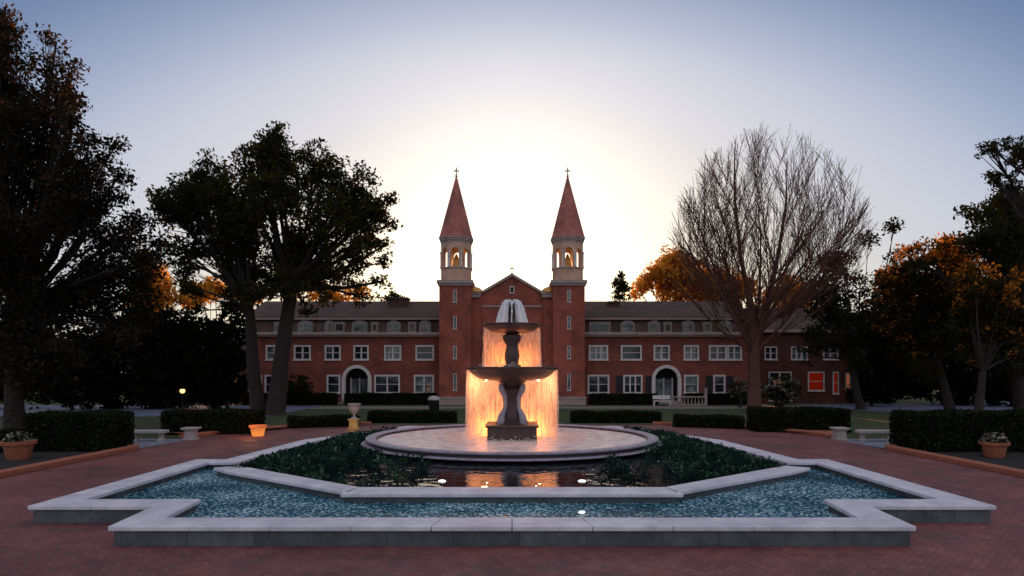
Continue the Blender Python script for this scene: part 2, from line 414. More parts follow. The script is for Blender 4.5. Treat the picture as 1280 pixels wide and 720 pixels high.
# bowls
def bowl(R_, zr, zb, rb):
    pr = [(rb, zb)]
    for t in range(1, 9):
        u = t/8; pr.append((rb+(R_*.97-rb)*u, zb+(zr-.10-zb)*(u**3.2)))
    pr += [(R_, zr-.09), (R_+.02, zr-.03), (R_, zr), (R_-.07, zr+.004), (R_-.12, zr-.05), (R_*.5, zr-.12), (.1, zr-.14)]
    return MB().lathe(lz(pr), n=64)
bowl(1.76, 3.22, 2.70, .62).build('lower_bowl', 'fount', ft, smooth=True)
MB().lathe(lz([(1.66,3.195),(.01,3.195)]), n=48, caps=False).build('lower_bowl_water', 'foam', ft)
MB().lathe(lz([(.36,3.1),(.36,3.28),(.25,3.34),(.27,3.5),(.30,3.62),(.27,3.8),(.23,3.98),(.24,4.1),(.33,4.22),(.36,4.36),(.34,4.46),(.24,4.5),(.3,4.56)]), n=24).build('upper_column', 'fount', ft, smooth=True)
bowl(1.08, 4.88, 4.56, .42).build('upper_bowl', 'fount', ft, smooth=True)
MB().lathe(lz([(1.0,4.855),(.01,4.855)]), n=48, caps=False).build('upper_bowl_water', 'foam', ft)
MB().lathe(lz([(.16,4.8),(.13,4.95),(.13,5.42),(.19,5.46),(.19,5.52),(.1,5.56),(.06,5.66)]), n=16).build('finial', 'fount', ft, smooth=True)
# falling water: hollow wavering curtains
def mist_mat():
    m, nt, out = newmat('water_mist')
    d = N(nt, 'ShaderNodeBsdfDiffuse'); t = N(nt, 'ShaderNodeBsdfTranslucent'); tr = N(nt, 'ShaderNodeBsdfTransparent')
    for q in (d, t): q.inputs[0].default_value = (.95,.8,.65,1)
    a = N(nt, 'ShaderNodeMixShader'); a.inputs[0].default_value = .5; L(nt, d.outputs[0], a.inputs[1]); L(nt, t.outputs[0], a.inputs[2])
    mp = nt.nodes.new('ShaderNodeMapping'); mp.inputs['Scale'].default_value = (1,1,.5); L(nt, coords(nt), mp.inputs[0])
    x = N(nt, 'ShaderNodeMixShader'); L(nt, ramp(nt, noise(nt, mp.outputs[0], 4, 5), [(.3, (.12,)*3), (.7, (.5,)*3)]), x.inputs[0])
    L(nt, tr.outputs[0], x.inputs[1]); L(nt, a.outputs[0], x.inputs[2]); L(nt, x.outputs[0], out.inputs[0]); return m
M['mist'] = mist_mat()
def sheet_of_water(R0, z0, z1):
    mb = MB(); n = 90; rows = 10; vs = []
    for i in range(rows+1):
        for k in range(n+1):
            a = R(-8+196*k/n); u = i/rows
            r = R0-.02+.03*math.sqrt(u)+.012*math.sin(23*a+u*2)+.01*math.sin(51*a)
            vs.append((r*math.cos(a), r*math.sin(a), z0+(z1-z0)*u-.28))
    mb.add(vs, [(i*(n+1)+k, i*(n+1)+k+1, (i+1)*(n+1)+k+1, (i+1)*(n+1)+k) for i in range(rows) for k in range(n)])
    mb.build('water_film', 'mist', ft, smooth=True)
sheet_of_water(1.05, 4.77, 3.22); sheet_of_water(1.73, 3.10, .48)
def curtain(R0, z0, z1, name, seed, dens):
    rg = random.Random(seed); mb = MB()
    n = int(R0*2*math.pi/.024)
    for k in range(n):
        a = 2*math.pi*(k+rg.random())/n
        far = .5+.5*math.sin(a)                      # thinner sheet on the near lip, full on the far lip
        if rg.random() > dens*min(1, max(0, (far-.40)/.16)): continue
        w = rg.uniform(.012,.036); ww = rg.uniform(-.4,.4); top = z0-.09; rows = 9
        ta = Vector((-math.sin(a), math.cos(a), 0)); ra = Vector((math.cos(a), math.sin(a), 0)); dr_ = rg.uniform(-.03,.05); ph = rg.uniform(0,6.28)
        brk = rg.random() < .5; vs = []
        for i in range(rows+1):
            u = i/rows; z = top+(z1-top)*u
            c = ra*(R0+.03*math.sqrt(u)+dr_*u)+ta*(.012*math.sin(ph+u*7)+ww*.02*u); wi = w*(1+.5*math.sin(ph*3+u*11))*(1-.35*u)
            for sg in (-1,1): p = c+ta*wi*sg; vs.append((p.x,p.y,z-.28))
        mb.add(vs, [(2*i,2*i+1,2*i+3,2*i+2) for i in range(rows) if not (brk and rg.random()<.2)])
    mb.build(name, 'fall', ft, smooth=True)
curtain(1.09, 4.86, 3.22, 'water_curtain', 3, 1.1)
curtain(1.77, 3.20, .51, 'water_curtain', 8, 1.0)
# spray crown
rg = random.Random(5); mb = MB()
for k in range(170):
    a = rg.uniform(0, 6.283)
    if abs(math.cos(a)) < .5 and math.sin(a) < 0 and rg.random() < .93: continue
    R0 = rg.uniform(.34, .62); top = rg.uniform(.75, 1.0)
    pts = []; rr = []
    for t in range(12):
        u = t/11; r = .04+R0*u**.8; z = 5.62+.42*top*(1-(2.6*u-.75)**2/.5625*1.0)*(1 if u < .29 else 1)
        z = 5.62+.40*top*4*min(u,.25)*(1-2*min(u,.25)) - (max(0,u-.25)/.75)**1.7*(.98) + .0
        pts.append((r*math.cos(a), r*math.sin(a), z-.28)); rr.append((.014+.022*u)*rg.uniform(.35,1.4))
    q0 = 0
    while q0 < 10:
        q1 = min(11, q0+rg.choice((2,3,4,6)))
        if q1-q0 >= 1: mb.tube(pts[q0:q1+1], [r_*(.5 if i_ in (0, q1-q0) else 1) for i_, r_ in enumerate(rr[q0:q1+1])], 4)
        q0 = q1+(1 if q0 > 1 and rg.random() < .5 else 0)
    for _ in range(5):
        p_ = pts[rg.randint(3,11)]; c_ = (p_[0]+rg.gauss(0,.04), p_[1]+rg.gauss(0,.04), p_[2]+rg.gauss(0,.03)); s_ = rg.uniform(.006,.016)
        mb.add([(c_[0]-s_,c_[1],c_[2]),(c_[0]+s_,c_[1],c_[2]),(c_[0],c_[1]-s_,c_[2]),(c_[0],c_[1]+s_,c_[2]),(c_[0],c_[1],c_[2]-s_),(c_[0],c_[1],c_[2]+s_*1.5)],
               [(0,2,5),(2,1,5),(1,3,5),(3,0,5),(2,0,4),(1,2,4),(3,1,4),(0,3,4)])
mb.build('spray', 'spray', ft, smooth=True)
mb = MB()
for k in range(900):           # splashes where the curtains land
    lo = k < 620
    a = rg.uniform(0, 6.283); r = (1.85 if lo else 1.12)+rg.gauss(0, .09); z = (.51 if lo else 3.2)+abs(rg.gauss(0, .09))
    s_ = rg.uniform(.006, .018)
    c = (r*math.cos(a), r*math.sin(a), z-.28)
    mb.add([(c[0]-s_,c[1],c[2]),(c[0]+s_,c[1],c[2]),(c[0],c[1]-s_,c[2]),(c[0],c[1]+s_,c[2]),(c[0],c[1],c[2]-s_),(c[0],c[1],c[2]+s_*1.5)],
           [(0,2,5),(2,1,5),(1,3,5),(3,0,5),(2,0,4),(1,2,4),(3,1,4),(0,3,4)])
mb.build('splash', 'spray', ft)
# lit lamps standing in the basin and lower bowl
def lamp_light(name, loc, col, e, size=.12):
    l = bpy.data.lights.new(name, 'POINT'); l.energy = e; l.color = col; l.shadow_soft_size = size
    o = bpy.data.objects.new(name, l); COL.objects.link(o); o.location = loc; return o
ci = 0
for (dx, dy, z, e) in ((-.72,1.12,.56,85),(.72,1.12,.56,85),(0,1.15,.56,50),(-.22,.55,3.24,38),(.22,.55,3.24,38)):
    f = MB().lathe([(.07,-.06),(.09,-.04),(.09,.0),(.07,.004)], c=(dx,dy,z-.28), n=12).build('lamp', 'metal', ft)
    MB().lathe([(.065,.006),(.04,.03),(.01,.035)], c=(dx,dy,z-.28), n=12).build('lens', 'lamp_orange', f)
    lo = lamp_light('fountain_light', (0,0,0), (1,.29,.055), e); lo.parent = f; lo.location = (dx, dy, z-.28+.14)

# ------------------------------------------------------------------ foliage tools
def unit(rg, n):
    v = rg.normal(size=(n,3)); return v/np.linalg.norm(v, axis=1, keepdims=True)
def leaf_mesh(name, cent, size, shade, rg, mat, parent=None, off=(0,0,0), aspect=.5, flat=0.0):
    n = len(cent)
    u = unit(rg, n); w = unit(rg, n)
    if flat: 
        u[:,2] *= (1-flat); u /= np.linalg.norm(u, axis=1, keepdims=True)
    v = np.cross(u, w); v /= np.linalg.norm(v, axis=1, keepdims=True)+1e-9
    s = (size*rg.uniform(.4, 1.5, n))[:,None]
    c = cent-np.array(off)[None,:]
    V = np.empty((n,4,3)); V[:,0] = c-u*s*.5; V[:,1] = c+v*s*aspect*.5; V[:,2] = c+u*s*.5; V[:,3] = c-v*s*aspect*.5
    me = bpy.data.meshes.new(name)
    me.vertices.add(n*4); me.vertices.foreach_set('co', V.reshape(-1).astype(np.float32))
    me.loops.add(n*4); me.loops.foreach_set('vertex_index', np.arange(n*4, dtype=np.int32))
    me.polygons.add(n); me.polygons.foreach_set('loop_start', np.arange(0, n*4, 4, dtype=np.int32))
    me.polygons.foreach_set('loop_total', np.full(n, 4, dtype=np.int32))
    me.update(calc_edges=True)
    at = me.attributes.new('shade', 'FLOAT', 'FACE'); at.data.foreach_set('value', np.clip(shade,0,1).astype(np.float32))
    me.materials.append(M[mat]); 
    o = bpy.data.objects.new(name, me); COL.objects.link(o)
    if parent is not None: o.parent = parent
    elif any(off): o.location = off
    return o
DENS = 1.35
def clumps(rg, lobes, dens, crad):
    P = []; Lb = []
    for li, (c, r) in enumerate(lobes):
        n = max(6, int(DENS*dens*r*r*r**.3))
        d = unit(rg, n); rr = r*rg.uniform(.1,1,n)**.42
        # ragged outline
        rr *= rg.choice([1,1,.9,1.12], n)
        P.append(np.array(c)[None,:]+d*rr[:,None]*np.array([1,.9,.85])); Lb += [li]*n
    return np.vstack(P), Lb
def tree(name, label, cat, base, lobes, dens=9, crad=.7, nleaf=45, lsize=.26, leaf='leaf_dark', bark='bark', tr=.35,
         seed=1, fork=None, group=None, droop=0.0, shade_bias=0.0, lean=0.0, topred_or_sun=0.0, twigs=True, crown='crown', fill=.6, ground=False):
    rg = np.random.default_rng(seed); pr = random.Random(seed)
    t = thing(name, base, label, cat, group)
    extra = []
    if fill:
        for i_ in range(len(lobes)):
            for j_ in range(i_+1, len(lobes)):
                (a_, ra_), (b_, rb_) = lobes[i_], lobes[j_]
                if (Vector(a_)-Vector(b_)).length < (ra_+rb_)*1.35 and pr.random() < fill:
                    extra.append((tuple((x+y)/2+pr.uniform(-.4,.4) for x, y in zip(a_, b_)), (ra_+rb_)/2*.62))
    lobes = list(lobes)
    if ground:
        extra += [((c_[0]+pr.uniform(-.5,.5), c_[1], 1.0+pr.uniform(0,.8)), max(.9, r_*.7)) for c_, r_ in lobes]
    nlimb = len(lobes); lobes += extra
    b = Vector(base)
    cen = Vector((sum(l[0][0] for l in lobes)/len(lobes), sum(l[0][1] for l in lobes)/len(lobes), sum(l[0][2] for l in lobes)/len(lobes)))
    fork = Vector(fork) if fork else b.lerp(cen, .45)
    mb = MB()
    mid = b.lerp(fork, .5)+Vector((pr.uniform(-.2,.2), pr.uniform(-.2,.2), 0))
    mb.tube([b+Vector((0,0,-.1)), b+Vector((0,0,.25)), b.lerp(mid,.5), mid, fork], [tr*1.7, tr*1.2, tr, tr*.9, tr*.75], 12)
    P, Lb = clumps(rg, lobes, dens, crad)
    tops = []
    for li_, (c, r) in enumerate(lobes):
        c = Vector(c); m1 = fork.lerp(c, .5)+Vector((pr.uniform(-.5,.5), pr.uniform(-.5,.5), pr.uniform(-.2,.6)))
        k = tr*pr.uniform(.16,.32)*(1 if li_ < nlimb else .45)
        mb.tube([fork, fork.lerp(m1,.5)+Vector((pr.uniform(-.2,.2),0,.1)), m1, c], [k*1.5, k*1.15, k*.8, k*.35], 7)
        tops.append((m1, c, k))
    if twigs:
        for p, li in zip(P, Lb):
            if pr.random() < .75:
                m1, c, k = tops[li]; s0 = m1.lerp(c, pr.uniform(.3,1)); e = Vector(p)
                md = s0.lerp(e,.5)+Vector((pr.uniform(-.2,.2), pr.uniform(-.2,.2), pr.uniform(-.1,.25)))
                mb.tube([s0, md, e], [k*.28+.01, k*.18+.008, .008], 4)
    mb.build('trunk', bark, t, True, smooth=True)
    n = len(P)*nleaf
    lsize *= 1.12
    cc = np.repeat(P, nleaf, axis=0)
    off = unit(rg, n)*(crad*rg.uniform(.0,1,n)**.5)[:,None]*np.array([1,1,.7])
    if droop: off[:,2] -= droop*rg.exponential(.5, n)*(rg.random(n)<.4)
    cc = cc+off
    zmin, zmax = cc[:,2].min(), cc[:,2].max()
    sh = np.repeat(rg.uniform(0,.8,len(P)), nleaf)*.75+rg.uniform(0,.35,n)+shade_bias
    if topred_or_sun: sh += topred_or_sun*np.clip((cc[:,2]-zmin)/(zmax-zmin)-.5, 0, 1)  # redder crown tops; on turning trees the low sun is painted in
    leaf_mesh(crown, cc, lsize, sh, rg, leaf, t, tuple(base))
    return t
def plobes(Y, ls, dj=2.0, seed=0, sy=1.0):
    rg = random.Random(seed+int(Y)); out = []
    for (px, py, r) in ls:
        p = PX(px, py, Y); rr = r*Y/F
        out.append(((p.x, p.y+rg.uniform(-dj,dj), p.z), rr))
    return out

# twin-stemmed pair left of the building
tree('oak_tree', 'dark leafy tree leaning left, left one of the close pair before the left wing', 'tree', (-18.3,45,0),
     plobes(45, [(235,232,32),(220,272,24),(262,214,26),(252,296,34),(288,258,36),(300,320,30),(228,322,22),(275,345,24),(322,290,30),(240,262,30),(206,250,14),(218,350,14),(330,345,20),(250,368,16),(280,372,14),(305,366,14),(228,385,10),(300,220,14),(310,300,26),(300,345,22),(320,250,22),(318,372,14),(290,385,10)], 2.2, 1),
     dens=10, crad=.6, nleaf=32, lsize=.24, tr=.46, seed=11, fork=(-18.9,45,7.6), shade_bias=-.05)
tree('oak_tree', 'tall dark leafy tree with thick forking trunk, right one of the close pair', 'tree', (-16.9,44.6,0),
     plobes(45, [(335,192,30),(308,214,20),(372,224,34),(398,202,24),(438,228,32),(462,268,24),(420,285,30),(380,300,26),(352,258,34),(462,322,17),(432,340,22),(342,345,24),(392,350,18),(476,352,9),(420,250,28),(474,300,13),(450,300,20),(355,178,16),(455,372,12),(415,372,14),(370,378,14),(330,372,14),(488,250,8),(484,275,8),(480,325,8),(360,330,28),(390,320,28),(370,360,20),(340,300,24),(445,265,26)], 2.4, 2),
     dens=10, crad=.6, nleaf=32, lsize=.24, tr=.58, seed=12, fork=(-15.9,45,9.0), shade_bias=.1)  # raised tone bias puts sun warmth into this crown's colour
# big weeping tree on the far left
tree('weeping_tree', 'huge dark tree with drooping russet-tinged branches at the left edge', 'tree', (-25.5,32,0),
     plobes(31, [(178,322,12),(140,215,20),(158,262,16),(168,298,15),(110,158,14),(172,335,14),(40,45,14),(72,88,13),(98,128,15),(132,170,12),(12,110,26),(55,165,26),(30,210,34),(78,215,26),(20,260,36),(85,268,28),(115,280,24),(60,300,30),(20,310,34),(90,350,30),(130,360,26),(160,380,20),(70,370,34),(20,390,38),(140,420,22),(95,440,30),(50,450,34),(10,70,42),(-40,20,50),(60,115,30),(20,160,46),(88,165,30),(118,192,28),(118,240,34),(55,250,44),(145,285,28),(100,320,38),(150,335,24),(30,340,46),(-40,250,60),(60,400,40),(105,400,30),(0,430,44),(-10,120,50),(40,30,18),(158,250,12),(164,312,14)], 3.0, 3),
     dens=13, crad=.5, nleaf=34, lsize=.19, leaf='leaf_pine', tr=.42, seed=13, fork=(-25.2,32,6), droop=1.1, topred_or_sun=.55)
# branch reaching in from the right edge
tree('leafy_tree', 'overhanging small-leaved tree whose dark branch reaches in at the upper right edge', 'tree', (20.4,22,0),
     plobes(22, [(1245,183,15),(1228,190,6),(1268,196,14),(1243,222,9),(1230,228,6),(1272,222,14),(1310,190,34),(1340,250,40),(1370,180,50),(1360,110,40),(1262,178,9)], .6, 4),
     dens=60, crad=.2, nleaf=30, lsize=.10, tr=.28, seed=14, fill=0, fork=(19.6,22,7.5))
# right group
tree('leafy_tree', 'thin sparse dark tree standing right of the bare tree', 'tree', (28.5,51,0),
     plobes(51, [(1068,318,18),(1088,298,13),(1040,345,20),(1018,372,20),(1062,372,28),(1092,350,17),(1050,420,26),(1085,410,24),(1020,415,18),(1102,290,8),(1035,395,20),(1030,440,18),(1060,450,18),(1045,320,12),(1110,325,12)], 2, 5),
     dens=5, crad=.8, nleaf=32, lsize=.26, tr=.3, seed=15)
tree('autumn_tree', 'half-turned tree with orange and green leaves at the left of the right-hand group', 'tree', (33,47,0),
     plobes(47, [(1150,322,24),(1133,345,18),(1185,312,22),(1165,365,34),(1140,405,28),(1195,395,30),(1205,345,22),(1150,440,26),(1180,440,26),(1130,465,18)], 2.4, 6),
     dens=9, crad=.8, nleaf=36, lsize=.28, leaf='leaf_mixed', tr=.34, seed=16, shade_bias=-.12, topred_or_sun=.55)
tree('oak_tree', 'tall dark tree rising against the sky at the right edge', 'tree', (36,44,0),
     plobes(44, [(1225,290,24),(1260,265,22),(1200,300,18),(1290,255,34),(1245,320,32),(1290,330,40),(1270,395,44),(1320,300,50),(1180,322,12),(1235,430,30),(1280,450,34),(1210,410,22),(1215,262,10),(1245,250,9)], 2.4, 7),
     dens=9, crad=.8, nleaf=36, lsize=.27, tr=.45, seed=17)
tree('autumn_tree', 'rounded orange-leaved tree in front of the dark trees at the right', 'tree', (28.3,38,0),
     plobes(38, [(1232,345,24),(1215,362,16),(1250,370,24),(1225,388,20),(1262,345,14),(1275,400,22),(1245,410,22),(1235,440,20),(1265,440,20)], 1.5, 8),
     dens=12, crad=.55, nleaf=36, lsize=.24, leaf='leaf_mixed', tr=.25, seed=18, shade_bias=-.12, topred_or_sun=.75)
# trees beyond the building, catching the low sun
for i, (lab, ls, Y, bx) in enumerate([
    ('sunlit orange tree above the roof just right of the right steeple', [(832,335,24),(812,350,16),(858,342,20),(800,362,12),(845,360,26),(875,360,16)], 82, 20.5),
    ('sunlit orange tree seen through the left half of the bare branches', [(900,352,24),(922,362,20),(885,368,16),(905,375,24)], 80, 27),
    ('low sunlit orange tree seen behind the right side of the bare tree', [(985,362,18),(1003,375,16),(968,372,15),(990,390,20)], 78, 35),
    ('orange tree glowing beside the huge weeping tree', [(190,332,16),(204,352,18),(178,362,18),(195,378,22),(215,372,14)], 68, -39),
    ('low yellow-orange tree seen under the close pair of trees', [(392,362,14),(420,366,14),(446,366,12),(370,370,12)], 80, -24),
    ('ochre tree filling the gap left of the close pair of trees', [(250,366,15),(275,362,16),(300,368,16),(232,375,12)], 76, -36),
    ]):
    tree('autumn_tree', lab, 'tree', (bx, Y, 0), plobes(Y, ls, 2, 20+i), dens=4.5, crad=1.0, nleaf=46, lsize=.42, leaf='leaf_orange', tr=.35, seed=30+i, group='autumn trees beyond the building')
tree('small_tree', 'small dark pointed tree poking over the right roof', 'tree', (14.0,80,0), plobes(80, [(776,352,7),(772,362,9),(784,358,7),(777,343,4),(778,375,12)], .8, 40), dens=6, crad=.5, nleaf=30, lsize=.28, tr=.18, seed=41)
tree('small_tree', 'small green tree peeping over the left roof beside the chimney', 'tree', (-14.9,80,0), plobes(80, [(492,370,7),(482,374,6),(500,375,6),(490,385,10)], .8, 41), dens=6, crad=.5, nleaf=30, lsize=.28, tr=.18, seed=42)

# bare tree
def bare_tree():
    rg = random.Random(77); base = Vector((18.5,47.7,0))
    t = thing('bare_tree', base, 'tall leafless tree with a wide fan of fine upright twigs', 'tree')
    big = MB(); fine = MB()
    C0 = Vector((base.x+.9, base.y, 11.4)); RX, RZ = 7.2, 10.2
    def inside(p):
        q = p-C0; e = (q.x/RX)**2+(q.y/RX)**2+(q.z/RZ)**2
        return e
    def grow(p, d, r, n, step, depth):
        pts = [p.copy()]; rad = [r]; q = p.copy(); dd = d.copy()
        for i in range(n):
            if inside(q) > 1.0+rg.uniform(-.16,.10) and q.z > 5.2: break
            dd = (dd+Vector((rg.gauss(0,.04), rg.gauss(0,.04), .035+.03*depth))).normalized()
            q = q+dd*step; pts.append(q.copy()); rad.append(max(.011, r*(1-(i+1)/(n+1))**.8))
        if len(pts) < 2: return
        (big if depth < 2 else fine).tube(pts, rad, 8 if depth == 0 else (5 if depth == 1 else 3))
        if depth >= 3: return
        for i in range(1, len(pts)):
            if depth == 0 and pts[i].z < 4.6: continue
            k = {0: 1 if rg.random() < .62 else 0, 1: 1 if rg.random() < .85 else 2, 2: 1 if rg.random() < .8 else 0}[depth]
            for _ in range(k):
                dr_ = (pts[i]-pts[i-1]).normalized()
                a = rg.uniform(0, 6.283); side = Vector((math.cos(a), math.sin(a)*.9, 0))
                ang = R(rg.uniform(26, 50) if depth == 0 else rg.uniform(18, 40))
                nd = (dr_*math.cos(ang)+side*math.sin(ang)).normalized()
                if nd.z < .15: nd.z = .2; nd.normalize()
                st = pts[i-1].lerp(pts[i], rg.random())
                if depth == 0: grow(st, nd, rad[i]*.28+.014, rg.randint(9, 14), .72, 1)
                elif depth == 1: grow(st, nd, rad[i]*.5+.008, rg.randint(4, 8), .5, 2)
                else: grow(st, nd, .014, rg.randint(2, 4), .38, 3)
    big.tube([base+Vector((0,0,-.1)), base+Vector((0,0,.3)), base+Vector((.05,0,2)), base+Vector((0,0,4.6))], [.8,.55,.45,.42], 12)
    s = base+Vector((0,0,4.3))
    grow(s, Vector((-.05,0,1)).normalized(), .25, 22, .75, 0)
    grow(s, Vector((.16,.05,1)).normalized(), .23, 22, .75, 0)
    for k_, (ang_, r_) in enumerate(((-58,.11),(-44,.13),(-31,.14),(-18,.15),(12,.14),(26,.15),(38,.14),(50,.13),(62,.11),(-50,.10),(45,.10),(-8,.13))):
        z_ = .1+.22*k_ % 2.2
        grow(s+Vector((0,0,z_)), Vector((math.sin(R(ang_)), rg.uniform(-.35,.35), math.cos(R(ang_)))).normalized(), r_, 16, .75, 0)
    big.build('trunk', 'barkred', t, True, smooth=True)
    fine.build('twigs', 'barkred', t, True)
bare_tree()

# dark evergreen masses either side, each bush its own thing
def shrub(name, label, px, Y, ls, leaf='leaf_ever', cat='shrub', lsize=.3, dens=5, crad=.7, nleaf=40, group=None, seed=0, tr=.12, sb=0):
    return tree(name, label, cat, ((px-640)*Y/F, Y, 0), plobes(Y, ls, .8, seed), dens=dens, crad=crad, nleaf=nleaf, lsize=lsize, leaf=leaf, tr=tr, seed=seed+100, group=group, twigs=False, shade_bias=sb, crown='foliage', ground=(leaf=='leaf_ever'))
shrub('evergreen_shrub', 'widest dark evergreen clump left of the brick wing', 215, 52, [(170,420,38),(215,415,36),(150,460,32),(200,465,40),(245,440,36),(180,490,22),(235,490,22)], seed=1, dens=6, lsize=.34)
shrub('evergreen_shrub', 'dark evergreen clump touching the end of the brick left wing', 285, 50, [(275,418,28),(298,440,18),(270,455,30),(292,478,18),(262,485,18)], seed=2, dens=7)
shrub('evergreen_shrub', 'black evergreen clump under the huge weeping tree', 90, 50, [(110,440,34),(70,445,36),(90,480,26),(40,460,32),(125,485,22)], seed=3, dens=6, lsize=.34)
shrub('evergreen_shrub', 'black evergreen clump at the left edge behind the low post lamp', -10, 52, [(0,455,34),(-40,440,40),(10,485,20),(-20,480,28)], seed=4, dens=6)
shrub('evergreen_shrub', 'broad dark evergreen clump just left of the far pale-flowered shrub', 1110, 60, [(1100,430,30),(1130,445,32),(1090,470,18),(1120,480,20),(1145,480,18)], seed=5, dens=5, lsize=.34)
shrub('evergreen_shrub', 'black evergreen clump behind the pale flowering shrub', 1190, 58, [(1175,430,38),(1215,440,36),(1190,470,28),(1150,470,20)], seed=6, dens=5, lsize=.34)
shrub('evergreen_shrub', 'black evergreen clump at the right edge beyond the road', 1265, 56, [(1250,435,36),(1290,440,40),(1270,475,26),(1235,480,18)], seed=7, dens=5, lsize=.34)
shrub('evergreen_shrub', 'dark evergreen clump behind the thin sparse tree', 1030, 66, [(1010,400,22),(1040,405,26),(1075,410,28)], seed=8, dens=4, lsize=.34)
shrub('evergreen_shrub', 'dark evergreen clump closing off the end of the red-lit annex', 1090, 56, [(1085,400,20),(1095,430,24),(1078,450,16),(1100,470,20),(1082,485,12)], seed=21, dens=6, lsize=.34)
tree('autumn_tree', 'golden-lit tree between the thin sparse tree and the right-hand group', 'tree', (36,62,0),
     plobes(62, [(1115,345,18),(1100,365,16),(1128,370,20),(1110,395,18),(1135,340,12)], 2, 50), dens=6, crad=.8, nleaf=40, lsize=.34, leaf='leaf_mixed', tr=.25, seed=51, topred_or_sun=.5)
tree('autumn_tree', 'tall golden-topped tree filling the back of the right-hand group', 'tree', (46,60,0),
     plobes(60, [(1200,310,20),(1180,335,22),(1215,345,26),(1240,320,22),(1165,360,20),(1230,375,28),(1190,385,26),(1270,330,24),(1275,370,26),(1160,395,20)], 2, 51), dens=5, crad=.9, nleaf=40, lsize=.36, leaf='leaf_mixed', tr=.3, seed=52, topred_or_sun=.5, shade_bias=.1)
shrub('round_shrub', 'round clipped dark shrub left of the left arched doorway', 380, 57, [(378,482,16),(386,490,12),(370,490,11),(380,497,9)], seed=9, dens=22, crad=.3, lsize=.16, leaf='leaf_hedge')
shrub('flowering_shrub', 'pale-flowered shrub hiding the arch right of the bare tree', 978, 54, [(978,482,17),(965,490,13),(990,490,13),(978,500,12)], seed=10, dens=22, crad=.3, lsize=.16, leaf='leaf_flower')
shrub('flowering_shrub', 'small pale-flowered shrub left of the bare trunk', 925, 54, [(925,483,12),(915,492,8),(934,494,9)], seed=11, dens=22, crad=.3, lsize=.15, leaf='leaf_flower')
shrub('flowering_shrub', 'pale-flowered shrub on the far lawn at the right of the road bend', 1178, 62, [(1168,474,12),(1190,470,13),(1200,480,9),(1155,483,8),(1180,484,10)], seed=12, dens=14, crad=.4, lsize=.24, leaf='leaf_flower')

# far wooded skyline
rgn = np.random.default_rng(9); n = 90000
xs = rgn.uniform(-150,150,n); hh = 10+2*np.sin(xs*.11)+1.5*np.sin(xs*.31+1)+1*np.sin(xs*1.3)
hh = np.where(abs(xs)<38, 6, hh)
cc = np.stack([xs, 96+rgn.uniform(-3,5,n), rgn.uniform(0,1,n)**.85*hh], 1)
tag(leaf_mesh('distant_woods', cc, .9, rgn.uniform(0,.9,n), rgn, 'leaf_ever', off=(0,96,0)), 'dark far-off woods along the horizon behind everything', 'woods', kind='stuff')

# ------------------------------------------------------------------ building pieces
def wall_grid(mb, x0, x1, z0, z1, y, th, rects):
    xs = sorted({x0, x1, *[r[0] for r in rects], *[r[1] for r in rects]}); zs = sorted({z0, z1, *[r[2] for r in rects], *[r[3] for r in rects]})
    for a, b in zip(xs, xs[1:]):
        for c, d in zip(zs, zs[1:]):
            mx, mz = (a+b)/2, (c+d)/2
            if any(r[0] < mx < r[1] and r[2] < mz < r[3] for r in rects): continue
            mb.add([(a,y,c),(b,y,c),(b,y,d),(a,y,d)], [(0,1,2,3)])
    for (a,b,c,d) in rects:
        mb.add([(a,y,c),(b,y,c),(b,y,d),(a,y,d),(a,y+th,c),(b,y+th,c),(b,y+th,d),(a,y+th,d)], [(0,4,7,3),(1,2,6,5),(0,1,5,4),(3,7,6,2)])
def window(parent, x0, x1, z0, z1, y, glassm='glass', panes=2, label=None, fr=.16, bars=1, fmat='white', name='window'):
    f = MB()
    f.box(x0-fr, x0, y-.06, y+.10, z0-fr*.3, z1+fr).box(x1, x1+fr, y-.06, y+.10, z0-fr*.3, z1+fr).box(x0, x1, y-.06, y+.10, z1, z1+fr)
    f.box(x0-fr-.05, x1+fr+.05, y-.12, y+.10, z0-fr*.3-.14, z0-fr*.3-.002)
    f.box(x0, x1, y-.05, y+.09, z0-fr*.3, z0)
    for k in range(1, panes):
        xm = x0+(x1-x0)*k/panes; f.box(xm-.07, xm+.07, y+.02, y+.12, z0, z1)
    for k in range(1, bars+1):
        zm = z0+(z1-z0)*k/(bars+1); f.box(x0, x1, y+.06, y+.11, zm-.03, zm+.03)
    o = f.build(name, fmat, parent, True)
    if label: o['label'] = label
    MB().box(x0, x1, y+.14, y+.17, z0, z1).build('pane', glassm, o, True, origin=LOC[parent.name])
    return o
def arch_pts(cx, w, z0, zs, n=14):       # springing zs, radius w/2
    return [(cx-w/2, z0)]+[(cx-w/2*math.cos(math.pi*i/n), zs+w/2*math.sin(math.pi*i/n)) for i in range(n+1)]+[(cx+w/2, z0)]
